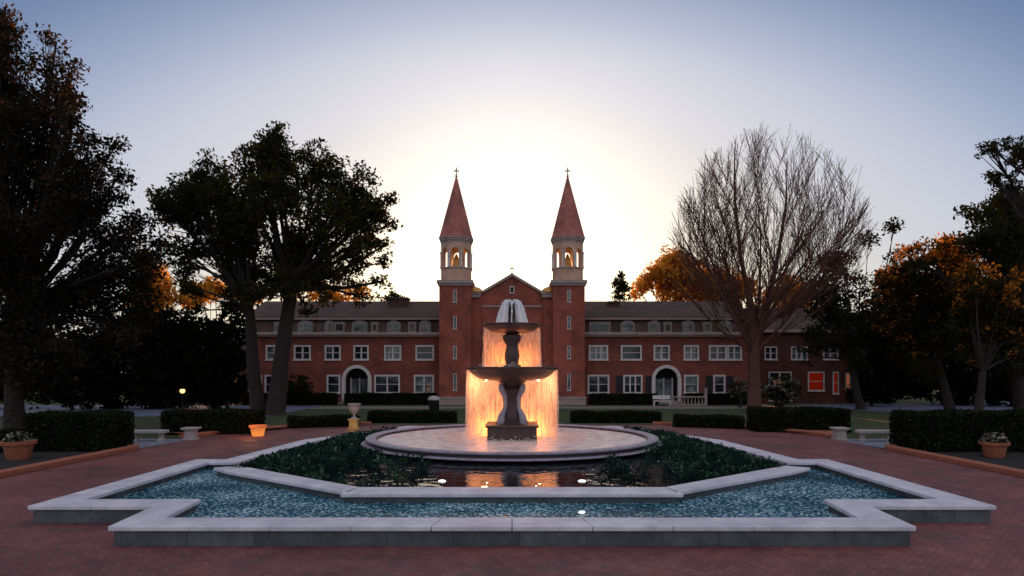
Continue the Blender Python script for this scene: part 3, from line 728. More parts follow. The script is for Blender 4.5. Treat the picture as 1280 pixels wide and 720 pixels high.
def arched_door(parent, cx, w, z0, zs, y, deep=1.2, doormat='dark'):
    ip = arch_pts(cx, w, z0, zs); op = arch_pts(cx, w+.62, z0, zs)
    m = MB(); n = len(ip)
    vs = [(x,y-.12,z) for x,z in ip]+[(x,y-.12,z) for x,z in op]+[(x,y+.3,z) for x,z in ip]+[(x,y+.02,z) for x,z in op]
    fs = []
    for i in range(n-1): fs += [(i,i+1,n+i+1,n+i), (i,i+1,2*n+i+1,2*n+i), (n+i,n+i+1,3*n+i+1,3*n+i)]
    m.add(vs, fs); d = m.build('doorway', 'white', parent, True)
    # brick spandrels closing the square wall opening, vestibule, door leaves
    top = zs+w/2+.25; m = MB(); xs0, xs1 = cx-w/2-.2, cx+w/2+.2
    a = [(x,z) for x,z in ip]
    for i in range(n-1):
        (xa,za),(xb,zb) = a[i], a[i+1]
        if i == 0: m.add([(xs0,y+.004,z0),(xa,y+.004,z0),(xb,y+.004,zb),(xs0,y+.004,zb)], [(0,1,2,3)])
        elif i == n-2: m.add([(xa,y+.004,za),(xs1,y+.004,za),(xs1,y+.004,z0),(xb,y+.004,zb)], [(0,1,2,3)])
        else: m.add([(xa,y+.004,za),(xb,y+.004,zb),(xb,y+.004,top),(xa,y+.004,top)], [(0,1,2,3)])
    m.add([(xs0,y+.004,zs),(cx-w/2,y+.004,zs),(cx-w/2,y+.004,top),(xs0,y+.004,top)], [(0,1,2,3)])
    m.add([(xs1,y+.004,zs),(cx+w/2,y+.004,zs),(cx+w/2,y+.004,top),(xs1,y+.004,top)], [(0,1,2,3)])
    m.build('spandrel', 'brick_wing', d, True, origin=LOC[parent.name])
    v = MB().add([(xs0,y+.3,z0),(xs0,y+deep,z0),(xs0,y+deep,top),(xs0,y+.3,top),(xs1,y+.3,z0),(xs1,y+deep,z0),(xs1,y+deep,top),(xs1,y+.3,top)],
             [(0,1,2,3),(4,7,6,5),(1,5,6,2),(3,2,6,7)])
    v.build('vestibule', 'dark', d, True, origin=LOC[parent.name])
    g = MB().box(cx-w/2+.35, cx-.06, y+deep-.1, y+deep-.04, z0+.2, z0+2.4).box(cx+.06, cx+w/2-.35, y+deep-.1, y+deep-.04, z0+.2, z0+2.4)
    g.build('door', 'glass_blind', d, True, origin=LOC[parent.name])
    g = MB().box(cx-.06, cx+.06, y+deep-.14, y+deep-.03, z0, z0+2.5).box(cx-w/2+.2, cx-w/2+.35, y+deep-.14, y+deep-.03, z0, z0+2.5).box(cx+w/2-.35, cx+w/2-.2, y+deep-.14, y+deep-.03, z0, z0+2.5)
    g.build('door_frame', 'white', d, True, origin=LOC[parent.name])
    st = MB().box(cx-w/2-.6, cx+w/2+.6, y-.9, y-.02, 0, .16).box(cx-w/2-.3, cx+w/2+.3, y-.5, y-.024, .162, .3)
    st.build('step', 'stone', parent, True, bevel=.02)
    return (xs0, xs1, z0, top)
W = lambda px: (px-640)/13.0
Zp = lambda py: 3+(466-py)/13.0
def wing(x0, x1, y, name, label, upper, lower, arches, dormers, chim=None, base_z=0, lit={}):
    t = thing(name, ((x0+x1)/2, y, 0), label, 'building')
    rects = []
    for (px, w, p) in upper: rects.append((W(px-w/2+2), W(px+w/2-2), 4.35, 5.5))
    for (px, w, p) in lower: rects.append((W(px-w/2+2), W(px+w/2-2), 1.15, 2.65))
    arects = []
    for px, w in arches:
        cx = W(px); ww = w/13.0
        zs = 3.45-ww/2
        arects.append((cx-ww/2-.2, cx+ww/2+.2, 0, zs+ww/2+.25))
        arched_door(t, cx, ww, 0, zs, y)
    mb = MB(); wall_grid(mb, x0, x1, 0, 6.46, y, .3, rects+arects)
    mb.add([(x0,y,0),(x0,y+10,0),(x0,y+10,6.46),(x0,y,6.46)], [(0,1,2,3)]); mb.add([(x1,y,0),(x1,y+10,0),(x1,y+10,6.46),(x1,y,6.46)], [(3,2,1,0)])
    mb.add([(x0,y+10,0),(x1,y+10,0),(x1,y+10,6.46),(x0,y+10,6.46)], [(0,1,2,3)])
    mb.build('wall', 'brick_wing', t, True)
    MB().box(x0-.02, x1+.02, y-.06, y-.004, 0, .38).build('plinth', 'trim', t, True) if not arches else None
    MB().box(x0-.25, x1+.25, y-.35, y+10.2, 6.462, 6.62).box(x0-.4, x1+.4, y-.5, y+10.3, 6.622, 6.86).build('cornice', 'trim', t, True, bevel=.03)
    # attic storey, set back, with dormers, then the main roof
    mb = MB(); mb.add([(x0,y+.1,6.862),(x1,y+.1,6.862),(x1,y+.9,8.15),(x0,y+.9,8.15)], [(0,1,2,3)])
    for xx in (x0, x1): mb.add([(xx,y+.1,6.862),(xx,y+9.9,6.862),(xx,y+9.1,8.15),(xx,y+.9,8.15)], [(0,1,2,3)])
    mb.build('attic_roof', 'roof', t, True)
    MB().box(x0-.05, x1+.05, y+.5, y+9.4, 8.152, 8.42).build('eaves_band', 'trim', t, True, bevel=.02)
    rf = MB(); zr = 10.45
    rf.add([(x0-.2,y+.4,8.424),(x1+.2,y+.4,8.424),(x1+.2,y+5,zr),(x0-.2,y+5,zr),(x0-.2,y+9.6,8.424),(x1+.2,y+9.6,8.424)], [(0,1,2,3),(3,2,5,4),(0,3,4),(1,5,2)])
    r = rf.build('roof', 'roof', t, True)
    if chim: MB().box(W(chim[0]), W(chim[1]), y+3.2, y+4.6, 8.9, Zp(chim[2])+.45).box(W(chim[0])-.1, W(chim[1])+.1, y+3.1, y+4.7, Zp(chim[2])+.45, Zp(chim[2])+.65).build('chimney', 'roof', r, True, origin=LOC[t.name])
    for i, ((px, w, p), rc) in enumerate(zip(list(upper)+list(lower), rects)):
        g = lit.get(i, 'glass_blind' if (px*7+i) % 5 < 2 else 'glass')
        window(t, *rc, y, g, p)
    for (px, w, kind) in dormers:
        xa, xb = W(px-w/2), W(px+w/2)
        d = MB(); d.box(xa-.12, xb+.12, y-.02, y+.75, 6.87, 7.0)
        if kind:
            pts = [(xa-.12,7.0)]+[((xa+xb)/2-(xb-xa+.24)/2*math.cos(math.pi*i/10), 7.62+.42*math.sin(math.pi*i/10)) for i in range(11)]+[(xb+.12,7.0)]
        else: pts = [(xa-.12,7.0),(xa-.12,7.9),(xb+.12,7.9),(xb+.12,7.0)]
        n_ = len(pts); d.add([(x,y+.04,z) for x,z in pts]+[(x,y+1.0,z) for x,z in pts], [tuple(range(n_)), tuple(reversed(range(n_,2*n_)))]+[(i,(i+1)%n_,(i+1)%n_+n_,i+n_) for i in range(n_)])
        dm = d.build('dormer', 'dormer', t, True)
        f = MB()
        for k in range(2):
            a = xa+.06+(xb-xa-.12)*k/2+.04; b = xa+.06+(xb-xa-.12)*(k+1)/2-.04
            f.box(a, b, y+.0, y+.03, 7.08, 7.66)
        f.build('pane', 'glass' if kind == 0 else 'glass_blind', dm, True, origin=LOC[t.name])
    return t
wing(W(308), -6.8, 60, 'brick_wing', 'left red brick wing with white-framed windows and a rounded arch doorway',
     [(343,21,2),(378,21,2),(416,20,2),(451.5,19,2),(491,21,2),(531,23,1)], [(319,17,2),(341,20,2),(417,17,1),(484,32,2),(530,25,2)],
     [(446,29)], [(350,13,0),(381,16,1),(411,8,1),(424,10,0),(449,16,1),(468,6,0),(492,14,1),(515,7,0),(531,12,1)], (477,502,375))
wing(6.8, W(935), 60, 'brick_wing', 'right red brick wing behind the bare tree, with shuttered lower windows and arch doorway',
     [(748,24,3),(789,26,1),(827,20,2),(864,19,2),(897,22,2),(918,18,2)], [(748,27,2),(791,24,3),(864,18,1),(899,15,1)],
     [(833,29)], [(750,24,0),(785,15,1),(818,12,1),(835,7,0),(861,12,1),(885,8,0),(908,12,1)], (768,781,380))
tw = thing('brick_annex', (W(985), 62, 0), 'dim brick annex at the right with glowing red ground-floor windows', 'building')
def annex(t, x0, x1, y, zt, wins, mat='brick_dim'):
    mb = MB(); wall_grid(mb, x0, x1, 0, zt, y, .3, [w[:4] for w in wins])
    mb.add([(x0,y,0),(x0,y+9,0),(x0,y+9,zt),(x0,y,zt)], [(0,1,2,3)]); mb.add([(x1,y,0),(x1,y+9,0),(x1,y+9,zt),(x1,y,zt)], [(0,3,2,1)])
    mb.build('wall', mat, t, True)
    MB().box(x0-.3, x1+.3, y-.4, y+9.3, zt+.002, zt+.3).build('cornice', 'trim', t, True)
    MB().add([(x0-.3,y-.3,zt+.304),(x1+.3,y-.3,zt+.304),(x1+.3,y+4.5,zt+2.9),(x0-.3,y+4.5,zt+2.9),(x0-.3,y+9.3,zt+.304),(x1+.3,y+9.3,zt+.304)], [(0,1,2,3),(3,2,5,4),(0,3,4),(1,5,2)]).build('roof', 'roof', t, True)
    for w in wins: window(t, *w[:4], y, w[4], w[5], fr=.1)
V = lambda px: (px-640)*62/F
annex(tw, V(936), V(1078), 62, 7.0, [(V(957),V(970),4.4,5.5,'glass',2),(V(990),V(1008),4.4,5.5,'glass_blind',3),(V(1030),V(1046),4.4,5.5,'glass',2),
      (V(962),V(988),.3,3.0,'dark',2),(V(1011),V(1029),1.3,3.0,'glow_red',1),(V(1042),V(1047),1.0,3.0,'glow_red',1),(V(1058),V(1068),1.5,2.9,'glow_warm',2)])
ta = thing('brick_annex', ((268-640)*68/F, 68, 0), 'dark low annex at the left with small orange-lit windows', 'building')
V2 = lambda px: (px-640)*68/F
annex(ta, V2(215), V2(308), 68, 4.2, [(V2(234),V2(240),1.4,2.5,'glow_warm',1),(V2(260),V2(266),1.3,2.4,'glow_warm',1),(V2(287),V2(296),1.4,2.5,'glow_warm',2)])

# shutters on the right wing
rw = [o for o in COL.objects if o.name == 'brick_wing.001'][0]
for px in (774, 811, 886, 912):
    f = MB().box(W(px)-.32, W(px)+.32, 59.90, 59.94, 1.1, 2.7)
    for k in range(12): f.box(W(px)-.26, W(px)+.26, 59.875, 59.898, 1.16+k*.125, 1.24+k*.125)
    f.build('shutter', 'metal', rw, True)

# church front between the wings
ch = thing('brick_church', (0, 59.5, 0), 'gabled red brick church front between two tall pointed steeples', 'church')
Y0 = 59.5
mb = MB(); gx = 3.0
pts = [(-3.9,0),(3.9,0),(3.9,10.35),(gx,10.35),(0,12.2),(-gx,10.35),(-3.9,10.35)]
mb.add([(x,Y0,z) for x,z in pts], [tuple(range(7))]); mb.build('wall', 'brick', ch, True)
# nave roof and raking trim
MB().add([(-3.2,Y0+.02,10.3),(0,Y0+.02,12.25),(3.2,Y0+.02,10.3),(-3.2,85,10.3),(0,85,12.25),(3.2,85,10.3)], [(0,1,4,3),(1,2,5,4)]).build('roof', 'roof', ch, True)
MB().add([(-3.9,Y0+.02,0),(-3.9,85,0),(-3.9,85,10.3),(-3.9,Y0+.02,10.3)],[(0,1,2,3)]).add([(3.9,Y0+.02,0),(3.9,85,0),(3.9,85,10.3),(3.9,Y0+.02,10.3)],[(0,1,2,3)]).add([(-3.9,85,0),(3.9,85,0),(3.9,85,10.3),(0,85,12.2),(-3.9,85,10.3)],[(0,1,2,3,4)]).build('nave_wall', 'brick', ch, True)
for s in (-1, 1):
    q = [(0,12.20),(0,12.48),(s*3.15,10.62),(s*3.15,10.36)]
    vs = [(x,Y0-.22,z) for x,z in q]+[(x,Y0+.15,z) for x,z in q]
    MB().add(vs, [(0,1,2,3),(7,6,5,4),(0,4,5,1),(1,5,6,2),(2,6,7,3),(3,7,4,0)]).build('gable_trim', 'trim', ch, True)
    # shoulder with cornice; added cap, its yellow painted in for sun glow
    xa, xb = sorted((s*2.95, s*3.95))
    MB().box(xa, xb, Y0-.5, Y0-.004, 0, 10.1).build('pilaster', 'brick', ch, True)
    sh_ = MB().box(xa-.12, xb, Y0-.75, Y0-.003, 10.102, 10.4).box(xa-.22, xb, Y0-.85, Y0-.002, 10.402, 10.62)
    sho = sh_.build('shoulder_cornice', 'trim', ch, True, bevel=.03)
    MB().lathe([(.72,0),(.70,.15),(.5,.34),(.3,.46),(.1,.52),(.02,.55)], c=(s*3.45, Y0-.3, 10.622), n=20).build('cap', 'gold_glow', sho, True, smooth=True, origin=LOC[ch.name])
MB().box(-2.85, 2.85, Y0-.09, Y0-.003, 9.25, 9.42).box(-2.95, 2.95, Y0-.07, Y0-.003, 6.2, 6.34).box(-2.95,2.95,Y0-.07,Y0-.003,3.9,4.0).build('string_course', 'trim', ch, True)
MB().prism([(0,0)]*0 or [(-.22,Y0-.12),(.22,Y0-.12),(.22,Y0-.004),(-.22,Y0-.004)], 10.55, 11.25).build('niche', 'white', ch, True)
MB().box(-.13,.13,Y0-.16,Y0-.122,10.65,11.15).build('niche_panel', 'dark', ch, True)
def cross(mb, x, y, z, h=.75):
    mb.box(x-.05, x+.05, y-.05, y+.05, z, z+h).box(x-.24, x+.24, y-.045, y+.045, z+h*.55, z+h*.55+.1)
    mb.lathe([(.1,-.08),(.14,0),(.06,.1)], c=(x,y,z), n=10); return mb
cross(MB(), 0, Y0, 12.45, .85).build('cross', 'trim', ch, True)
# portal doors
arch = MB(); op = arch_pts(0, 2.9, 0, 2.5); ip = arch_pts(0, 2.3, 0, 2.5); n = len(op)
arch.add([(x,Y0-.14,z) for x,z in ip]+[(x,Y0-.14,z) for x,z in op]+[(x,Y0-.003,z) for x,z in op], [(i,i+1,n+i+1,n+i) for i in range(n-1)]+[(n+i,n+i+1,2*n+i+1,2*n+i) for i in range(n-1)])
po = arch.build('portal', 'trim', ch, True)
MB().add([(x,Y0-.05,z) for x,z in ip], [tuple(range(n))]).build('door', 'fount', po, True, origin=LOC[ch.name])
MB().box(-3.6,3.6,57.2,59.4,0,.15).box(-3.3,3.3,57.6,59.4,.152,.30).box(-3.0,3.0,58.0,59.4,.302,.45).build('step', 'stone', ch, True, bevel=.02)

def tower(s):
    cx = s*5.3; hw = 1.47; y0 = 58.0; cy = y0+hw
    t = MB(); rects = []
    for za, zb in ((9.6,10.65),(7.1,8.2),(4.35,5.45),(1.4,2.85)): rects.append((cx-.11, cx+.11, za, zb))
    wall_grid(t, cx-hw, cx+hw, 0, 11.1, y0, .3, rects)
    for xx in (cx-hw, cx+hw): t.add([(xx,y0,0),(xx,y0+2*hw,0),(xx,y0+2*hw,11.1),(xx,y0,11.1)], [(0,1,2,3)])
    t.add([(cx-hw,y0+2*hw,0),(cx+hw,y0+2*hw,0),(cx+hw,y0+2*hw,11.1),(cx-hw,y0+2*hw,11.1)], [(0,1,2,3)])
    tw_ = t.build('tower', 'brick', ch, True); O = LOC[ch.name]
    b = lambda mb, nm, mt, **k: mb.build(nm, mt, tw_, True, origin=O, **k)
    for (a,c,d,e) in rects:
        f = MB().box(a-.05,a,y0-.04,y0+.1,d,e+.05).box(c,c+.05,y0-.04,y0+.1,d,e+.05).box(a,c,y0-.04,y0+.1,e,e+.05).box(a-.09,c+.09,y0-.07,y0+.1,d-.08,d-.002)
        b(f, 'window', 'white'); b(MB().box(a,c,y0+.12,y0+.15,d,e), 'pane', 'glass_blind')
    b(MB().box(cx-hw-.12,cx+hw+.12,y0-.12,y0+2*hw+.12,11.102,11.3).box(cx-hw-.22,cx+hw+.22,y0-.22,y0+2*hw+.22,11.302,11.62), 'cornice', 'trim', bevel=.03)
    b(MB().box(cx-hw-.1,cx+hw+.1,y0-.1,y0-.004,0,.6).box(cx-hw-.14,cx+hw+.14,y0-.16,y0-.004,.602,.78), 'plinth', 'trim')
    # octagonal belfry: eight piers, arches, sill drum
    ro = 1.52; a0 = math.pi/8
    V8 = lambda r, z: [(cx+r*math.cos(a0+k*math.pi/4), cy+r*math.sin(a0+k*math.pi/4), z) for k in range(8)]
    b(MB().lathe([(ro,11.622),(ro,12.75)], c=(cx,cy,0), n=8, a0=a0), 'belfry_base', 'tan')
    b(MB().lathe([(ro+.05,12.752),(ro+.08,12.8),(ro+.05,12.9),(ro-.4,12.9)], c=(cx,cy,0), n=8, a0=a0), 'belfry_sill', 'trim')
    bel = MB(); 
    for k in range(8):
        A = Vector((math.cos(a0+k*math.pi/4), math.sin(a0+k*math.pi/4), 0)); B = Vector((math.cos(a0+(k+1)*math.pi/4), math.sin(a0+(k+1)*math.pi/4), 0))
        c0 = Vector((cx,cy,0)); n_ = (A+B).normalized(); tdir = (B-A).normalized(); fw = (B-A).length*ro/2; mid = (A+B)*ro/2
        def q(u, z, dep): v = c0+mid+tdir*u-n_*dep; return (v.x, v.y, z)
        ow = fw*.60
        top = [(-fw,12.9),(-ow,12.9)]+[(-ow*math.cos(math.pi*i/8), 14.35+ow*math.sin(math.pi*i/8)) for i in range(9)]+[(ow,12.9),(fw,12.9),(fw,15.2),(-fw,15.2)]
        P = top
        # strips for front and back, reveals
        lo = [(-fw,12.9,-ow,12.9,-ow,15.2,-fw,15.2),(ow,12.9,fw,12.9,fw,15.2,ow,15.2)]
        for (x1_,z1_,x2_,z2_,x3_,z3_,x4_,z4_) in lo:
            for dp in (0,.26): bel.add([q(x1_,z1_,dp),q(x2_,z2_,dp),q(x3_,z3_,dp),q(x4_,z4_,dp)], [(0,1,2,3)])
        for i in range(8):
            u0, z0_ = -ow*math.cos(math.pi*i/8), 14.35+ow*math.sin(math.pi*i/8); u1, z1_ = -ow*math.cos(math.pi*(i+1)/8), 14.35+ow*math.sin(math.pi*(i+1)/8)
            for dp in (0,.26): bel.add([q(u0,z0_,dp),q(u1,z1_,dp),q(u1,15.2,dp),q(u0,15.2,dp)], [(0,1,2,3)])
            bel.add([q(u0,z0_,0),q(u1,z1_,0),q(u1,z1_,.26),q(u0,z0_,.26)], [(0,1,2,3)])
        for u_ in (-ow, ow): bel.add([q(u_,12.9,0),q(u_,14.35,0),q(u_,14.35,.26),q(u_,12.9,.26)], [(0,1,2,3)])
        # slender white column before each pier
        v = c0+A*(ro+.0); mbc = MB().lathe([(.12,12.9),(.12,13.0),(.075,13.06),(.075,14.2),(.12,14.28),(.12,14.38)], c=(v.x,v.y,0), n=10)
        b(mbc, 'column', 'white', smooth=True)
    b(bel, 'belfry', 'tan')
    ll_ = lamp_light('belfry_sun_fill', (0,0,0), (1,.62,.25), 45, .2); ll_.parent = tw_; ll_.location = (cx, cy+.9-Y0, 13.4)  # added lamp standing in for sunlight through the belfry
    b(MB().lathe([(ro+.03,15.2),(ro+.03,15.36),(ro+.12,15.4),(ro+.12,15.55),(ro+.2,15.6),(ro+.2,15.74)], c=(cx,cy,0), n=8, a0=a0), 'belfry_cornice', 'trim')
    b(MB().lathe([(ro+.22,15.742),(ro+.12,15.95),(.05,21.75)], c=(cx,cy,0), n=8, a0=a0), 'spire', 'spire')
    b(cross(MB(), cx, cy, 21.75, .8), 'cross', 'trim')
    # statue-like bell cone inside the belfry
    b(MB().lathe([(.42,13.0),(.40,13.15),(.28,13.6),(.2,14.0),(.08,14.3)], c=(cx,cy,0), n=16), 'bell', 'gold_glow', smooth=True)
for s in (-1, 1): tower(s)

# ------------------------------------------------------------------ hedges, kerbs, beds
def hedge(label, x0, x1, y0, y1, h, rot=0, seed=0, group='clipped hedges around the plaza', ls=.075):
    cx, cy = (x0+x1)/2, (y0+y1)/2; w, d = (x1-x0), (y1-y0)
    t = thing('hedge', (cx, cy, 0), label, 'hedge', group, rot)
    rg = np.random.default_rng(seed+500)
    MB().box(-w/2+.08, w/2-.08, -d/2+.08, d/2-.08, 0, h-.08).build('core', 'leaf_hedge', t)
    A = [w*d, w*h, w*h, d*h, d*h]; tot = sum(A); n = int(min(26000, tot*520)); pts = []
    for i, a in enumerate(A):
        k = int(n*a/tot); u = rg.uniform(-.5,.5,k); v = rg.uniform(-.5,.5,k); j = rg.normal(0,.03,k)
        if i == 0: pts.append(np.stack([u*w, v*d, h+j+.03*np.sin(u*w*2.3)+.02*np.sin(v*7)], 1))
        elif i < 3: pts.append(np.stack([u*w, (d/2+j)*(1 if i==1 else -1), (v+.5)*h], 1))
        else: pts.append(np.stack([(w/2+j)*(1 if i==3 else -1), u*d, (v+.5)*h], 1))
    P = np.vstack(pts)
    leaf_mesh('foliage', P, ls*1.5, rg.uniform(0,1,len(P)), rg, 'leaf_hedge', t, aspect=.6)
    return t
hedge('tall near box hedge left of the plaza behind the terracotta pot', -18.4, -15.15, 23.5, 25.0, 1.42, 0, 1)
hedge('long tall near box hedge at the right edge behind the flower pot', 15.15, 24.0, 23.4, 25.0, 1.45, 0, 2)
hedge('low near hedge running off the left edge', -26.0, -18.8, 23.2, 24.2, .75, 0, 3)
sheet('ground_bed', [(-30,-6),(-14.9,-6),(-14.9,23.6),(-30,23.6)], .03, 'soil')
sheet('ground_bed', [(14.9,-6),(30,-6),(30,23.6),(14.9,23.6)], .03, 'soil')
hedge('square-cut hedge between the left stone seats and the glowing pot', -17.0, -12.6, 30.3, 31.8, 1.08, R(5), 4)
hedge('low hedge between the glowing pot and the stone urn', -12.3, -8.6, 34.2, 35.2, .55, R(22), 5)
hedge('low hedge behind the basin left of the middle path', -8.6, -3.4, 37.2, 38.2, .62, 0, 6)
hedge('low hedge behind the basin right of the middle path', 3.6, 8.9, 37.2, 38.2, .62, 0, 7)
hedge('low hedge running diagonally at the back right of the plaza', 9.0, 12.6, 33.8, 34.9, .6, R(-22), 8)
hedge('square-cut hedge left of the right stone pedestal', 12.4, 17.0, 31.4, 32.9, 1.15, R(-5), 9)
hedge('foundation hedge under the windows right of the left arch', -15.6, -7.2, 58.2, 59.2, 1.0, 0, 10, 'foundation hedges along the brick wings', .12)
hedge('foundation hedge under the windows left of the left arch', -25.0, -16.6, 58.2, 59.2, 1.0, 0, 11, 'foundation hedges along the brick wings', .12)
hedge('foundation hedge between the right steeple and the right arch', 7.4, 13.6, 58.2, 59.2, .95, 0, 12, 'foundation hedges along the brick wings', .12)
hedge('foundation hedge between the right arch and the bare tree', 16.4, 22.0, 58.2, 59.2, .95, 0, 13, 'foundation hedges along the brick wings', .12)
def kerb(label, pts, w=.42, h=.17):
    t = MB(); n = len(pts); vs = []
    for i, (x, y) in enumerate(pts):
        a = Vector(pts[max(i-1,0)]); b = Vector(pts[min(i+1,n-1)]); d = (b-a).normalized(); q = Vector((-d.y, d.x))*w/2
        vs += [(x+q.x,y+q.y,0),(x-q.x,y-q.y,0),(x-q.x,y-q.y,h),(x+q.x,y+q.y,h)]
    fs = [(0,1,2,3), tuple(4*(n-1)+k for k in (3,2,1,0))]
    for i in range(n-1):
        for k in range(4): fs.append((4*i+k, 4*i+(k+1)%4, 4*i+4+(k+1)%4, 4*i+4+k))
    t.add(vs, fs); o = t.build('brick_kerb', 'terra', origin=(pts[0][0], pts[0][1], 0), bevel=.03); return tag(o, label, 'kerb', 'terracotta kerbs edging the plaza')
kerb('raised terracotta kerb along the near left side of the plaza', [(-14.75,-6),(-14.75,10),(-14.75,17),(-14.75,21),(-14.7,24.2),(-15.0,24.7)])
kerb('raised terracotta kerb along the near right side of the plaza', [(14.75,-6),(14.75,10),(14.75,17),(14.75,21),(14.7,24.2),(15.0,24.7)])
kerb('curved terracotta kerb below the hedge and glowing pot at the back left', [(-15.0,28.3)]+arc(-6.7,28,8.15,175,100,14))
kerb('curved terracotta kerb at the back right of the plaza', [(15.0,28.3)]+arc(6.7,28,8.15,5,80,14))
# sloping planted beds of terracotta chippings behind the curved kerbs
sheet('ground_bed', [(12.2,33.6),(14.9,29.2),(16.8,31.2),(11.2,34.6)], .12, 'terra')
sheet('ground_bed', [(-12.0,33.2),(-14.9,29.2),(-16.8,30.2),(-12.2,33.9)], .12, 'terra')

# planting around the basin
def bed(s, seed, label):
    rg = np.random.default_rng(seed); n = 430; P = []
    while len(P) < n:
        x, y = rg.uniform(2.4,7.9), rg.uniform(14.9,27.5)
        lim = (3.3+(y-14.6)*1.33) if y < 17.4 else (7.75 if y < 19 else 7.85-(y-19)*.09)
        if x > lim: continue
        dc = math.hypot(x, y-FY)
        if dc < 5.8: continue
        if x < 4.7 and rg.random() < .85: continue
        e = min(1, max(0, (lim-x)/1.6))
        P.append((s*x, y, .29+e*rg.uniform(.03,.25)))
    P = np.array(P); k = 56; m = n*k
    cc = np.repeat(P, k, axis=0)+unit(rg, m)*(.22*rg.uniform(0,1,m)**.5)[:,None]*np.array([1,1,.75]); cc[:,2] = np.maximum(cc[:,2], .29)
    sh = np.repeat(rg.uniform(0,.9,n), k)*.55+rg.uniform(0,.47,m)
    o = leaf_mesh('bed_plants', cc, .095, sh, rg, 'leaf_bed', off=(s*6,20,.3), aspect=.6)
    tag(o, label, 'plants', kind='stuff')
bed(-1, 61, 'low leafy plants with pale blossoms filling the left side of the inner pool')
bed(1, 62, 'low leafy plants with pale blossoms filling the right side of the inner pool')

# ------------------------------------------------------------------ seats, pots, lamps, urn
def bench(x, y, rz, label):
    t = thing('stone_bench', (x, y, 0), label, 'bench', 'stone benches beside the plaza', rz)
    MB().box(-.78,.78,-.24,.24,.36,.50).build('seat', 'stone', t, bevel=.03)
    for sx in (-1, 1):
        MB().lathe([(.2,0),(.2,.06),(.12,.12),(.11,.26),(.17,.36),(.2,.398)], c=(sx*.55,0,0), n=4, a0=math.pi/4).build('leg', 'stone', t, bevel=.01)
    return t
def pedestal(x, y, label):
    t = thing('stone_pedestal', (x, y, 0), label, 'pedestal', 'stone pedestals beside the benches')
    MB().box(-.26,.26,-.26,.26,0,.1).box(-.2,.2,-.2,.2,.102,.42).build('shaft', 'stone', t, bevel=.015)
    MB().box(-.24,.24,-.24,.24,.422,.48).box(-.33,.33,-.3,.3,.482,.56).build('cap', 'stone', t, bevel=.015)
bench(-15.9, 27.3, R(4), 'pale stone bench in the gap between the left hedges')
bench(15.9, 27.3, R(-4), 'pale stone bench in the gap between the right hedges')
pedestal(-14.35+.0, 27.9, 'short stone pedestal standing right of the left bench')
pedestal(14.65, 27.9, 'short stone pedestal standing left of the right bench')
def pot(x, y, label, mat='terra', sc=1.0, plant=True, group='terracotta pots on the plaza'):
    t = thing('terracotta_pot', (x, y, 0), label, 'pot', group)
    MB().lathe([(.28*sc,0),(.31*sc,.05),(.40*sc,.48*sc),(.47*sc,.49*sc),(.48*sc,.60*sc),(.42*sc,.60*sc),(.40*sc,.52*sc),(.05,.50*sc)], n=28).build('pot', mat, t, smooth=True)
    if plant:
        rg = np.random.default_rng(int(abs(x)*10)); n = 900
        c = unit(rg, n)*(.42*rg.uniform(0,1,n)**.4)[:,None]; c[:,2] = abs(c[:,2])*.9+.56*sc
        leaf_mesh('plant', c, .12, rg.uniform(0,1,n), rg, 'leaf_flower', t)
    return t
pot(-17.0, 21.5, 'terracotta pot of dark foliage at the left edge before the low hedge', sc=1.1)
pot(17.0, 22.0, 'terracotta pot with pale flowers against the tall right hedge', sc=.95)
# terracotta pot, the spotlight on it put in as emission
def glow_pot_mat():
    m, nt, out = newmat('spotlit_terracotta')
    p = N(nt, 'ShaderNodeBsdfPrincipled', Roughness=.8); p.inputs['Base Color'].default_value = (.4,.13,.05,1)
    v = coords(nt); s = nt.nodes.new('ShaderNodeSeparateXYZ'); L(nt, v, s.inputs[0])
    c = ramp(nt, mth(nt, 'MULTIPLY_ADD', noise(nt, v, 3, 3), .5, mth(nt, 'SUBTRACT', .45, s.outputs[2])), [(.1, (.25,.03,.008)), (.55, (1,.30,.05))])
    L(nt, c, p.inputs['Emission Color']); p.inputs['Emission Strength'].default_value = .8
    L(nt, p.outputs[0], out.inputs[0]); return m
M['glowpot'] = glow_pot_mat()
g = pot(-12.05, 29.6, 'terracotta pot glowing bright orange in front of the left hedge', 'glowpot', .86, False)
ll = lamp_light('pot_light', (-.2,-.5,.75), (1,.3,.06), 14, .1); ll.parent = g
for sx in (-1.05, 1.05):  # unseen lamps added under the lower bowl to brighten the basin water
    f = MB().lathe([(.05,0),(.08,-.05),(.07,-.10),(.03,-.12)], c=(sx,.55,2.78-.28), n=12).build('lamp', 'metal', ft)
    lo = lamp_light('fountain_light', (0,0,0), (1,.42,.2), 95, .1); lo.parent = f; lo.location = (sx, .55, 2.5-.16)
# urn
u = thing('stone_urn', (-8.5, 33.6, 0), 'white footed stone urn on a warm-lit pedestal in the gap of the left hedges', 'urn')
MB().box(-.34,.34,-.34,.34,0,.08).box(-.26,.26,-.26,.26,.082,.48).box(-.33,.33,-.33,.33,.482,.56).build('pedestal', simple('yellow_lit_stone', (.45,.30,.12), (.3,.19,.08), 4, .8), u, bevel=.015)  # yellow light on the pedestal put into its stone colour
u.scale = (.85,.85,.95)
MB().lathe([(.2,.562),(.2,.6),(.07,.68),(.06,.8),(.14,.88),(.28,1.0),(.34,1.15),(.36,1.32),(.42,1.38),(.42,1.42),(.34,1.42),(.3,1.3),(.03,1.2)], n=28).build('urn', 'stone', u, smooth=True)
ll = lamp_light('pedestal_light', (.1,-.9,.3), (1,.7,.2), 4, .1); ll.parent = u
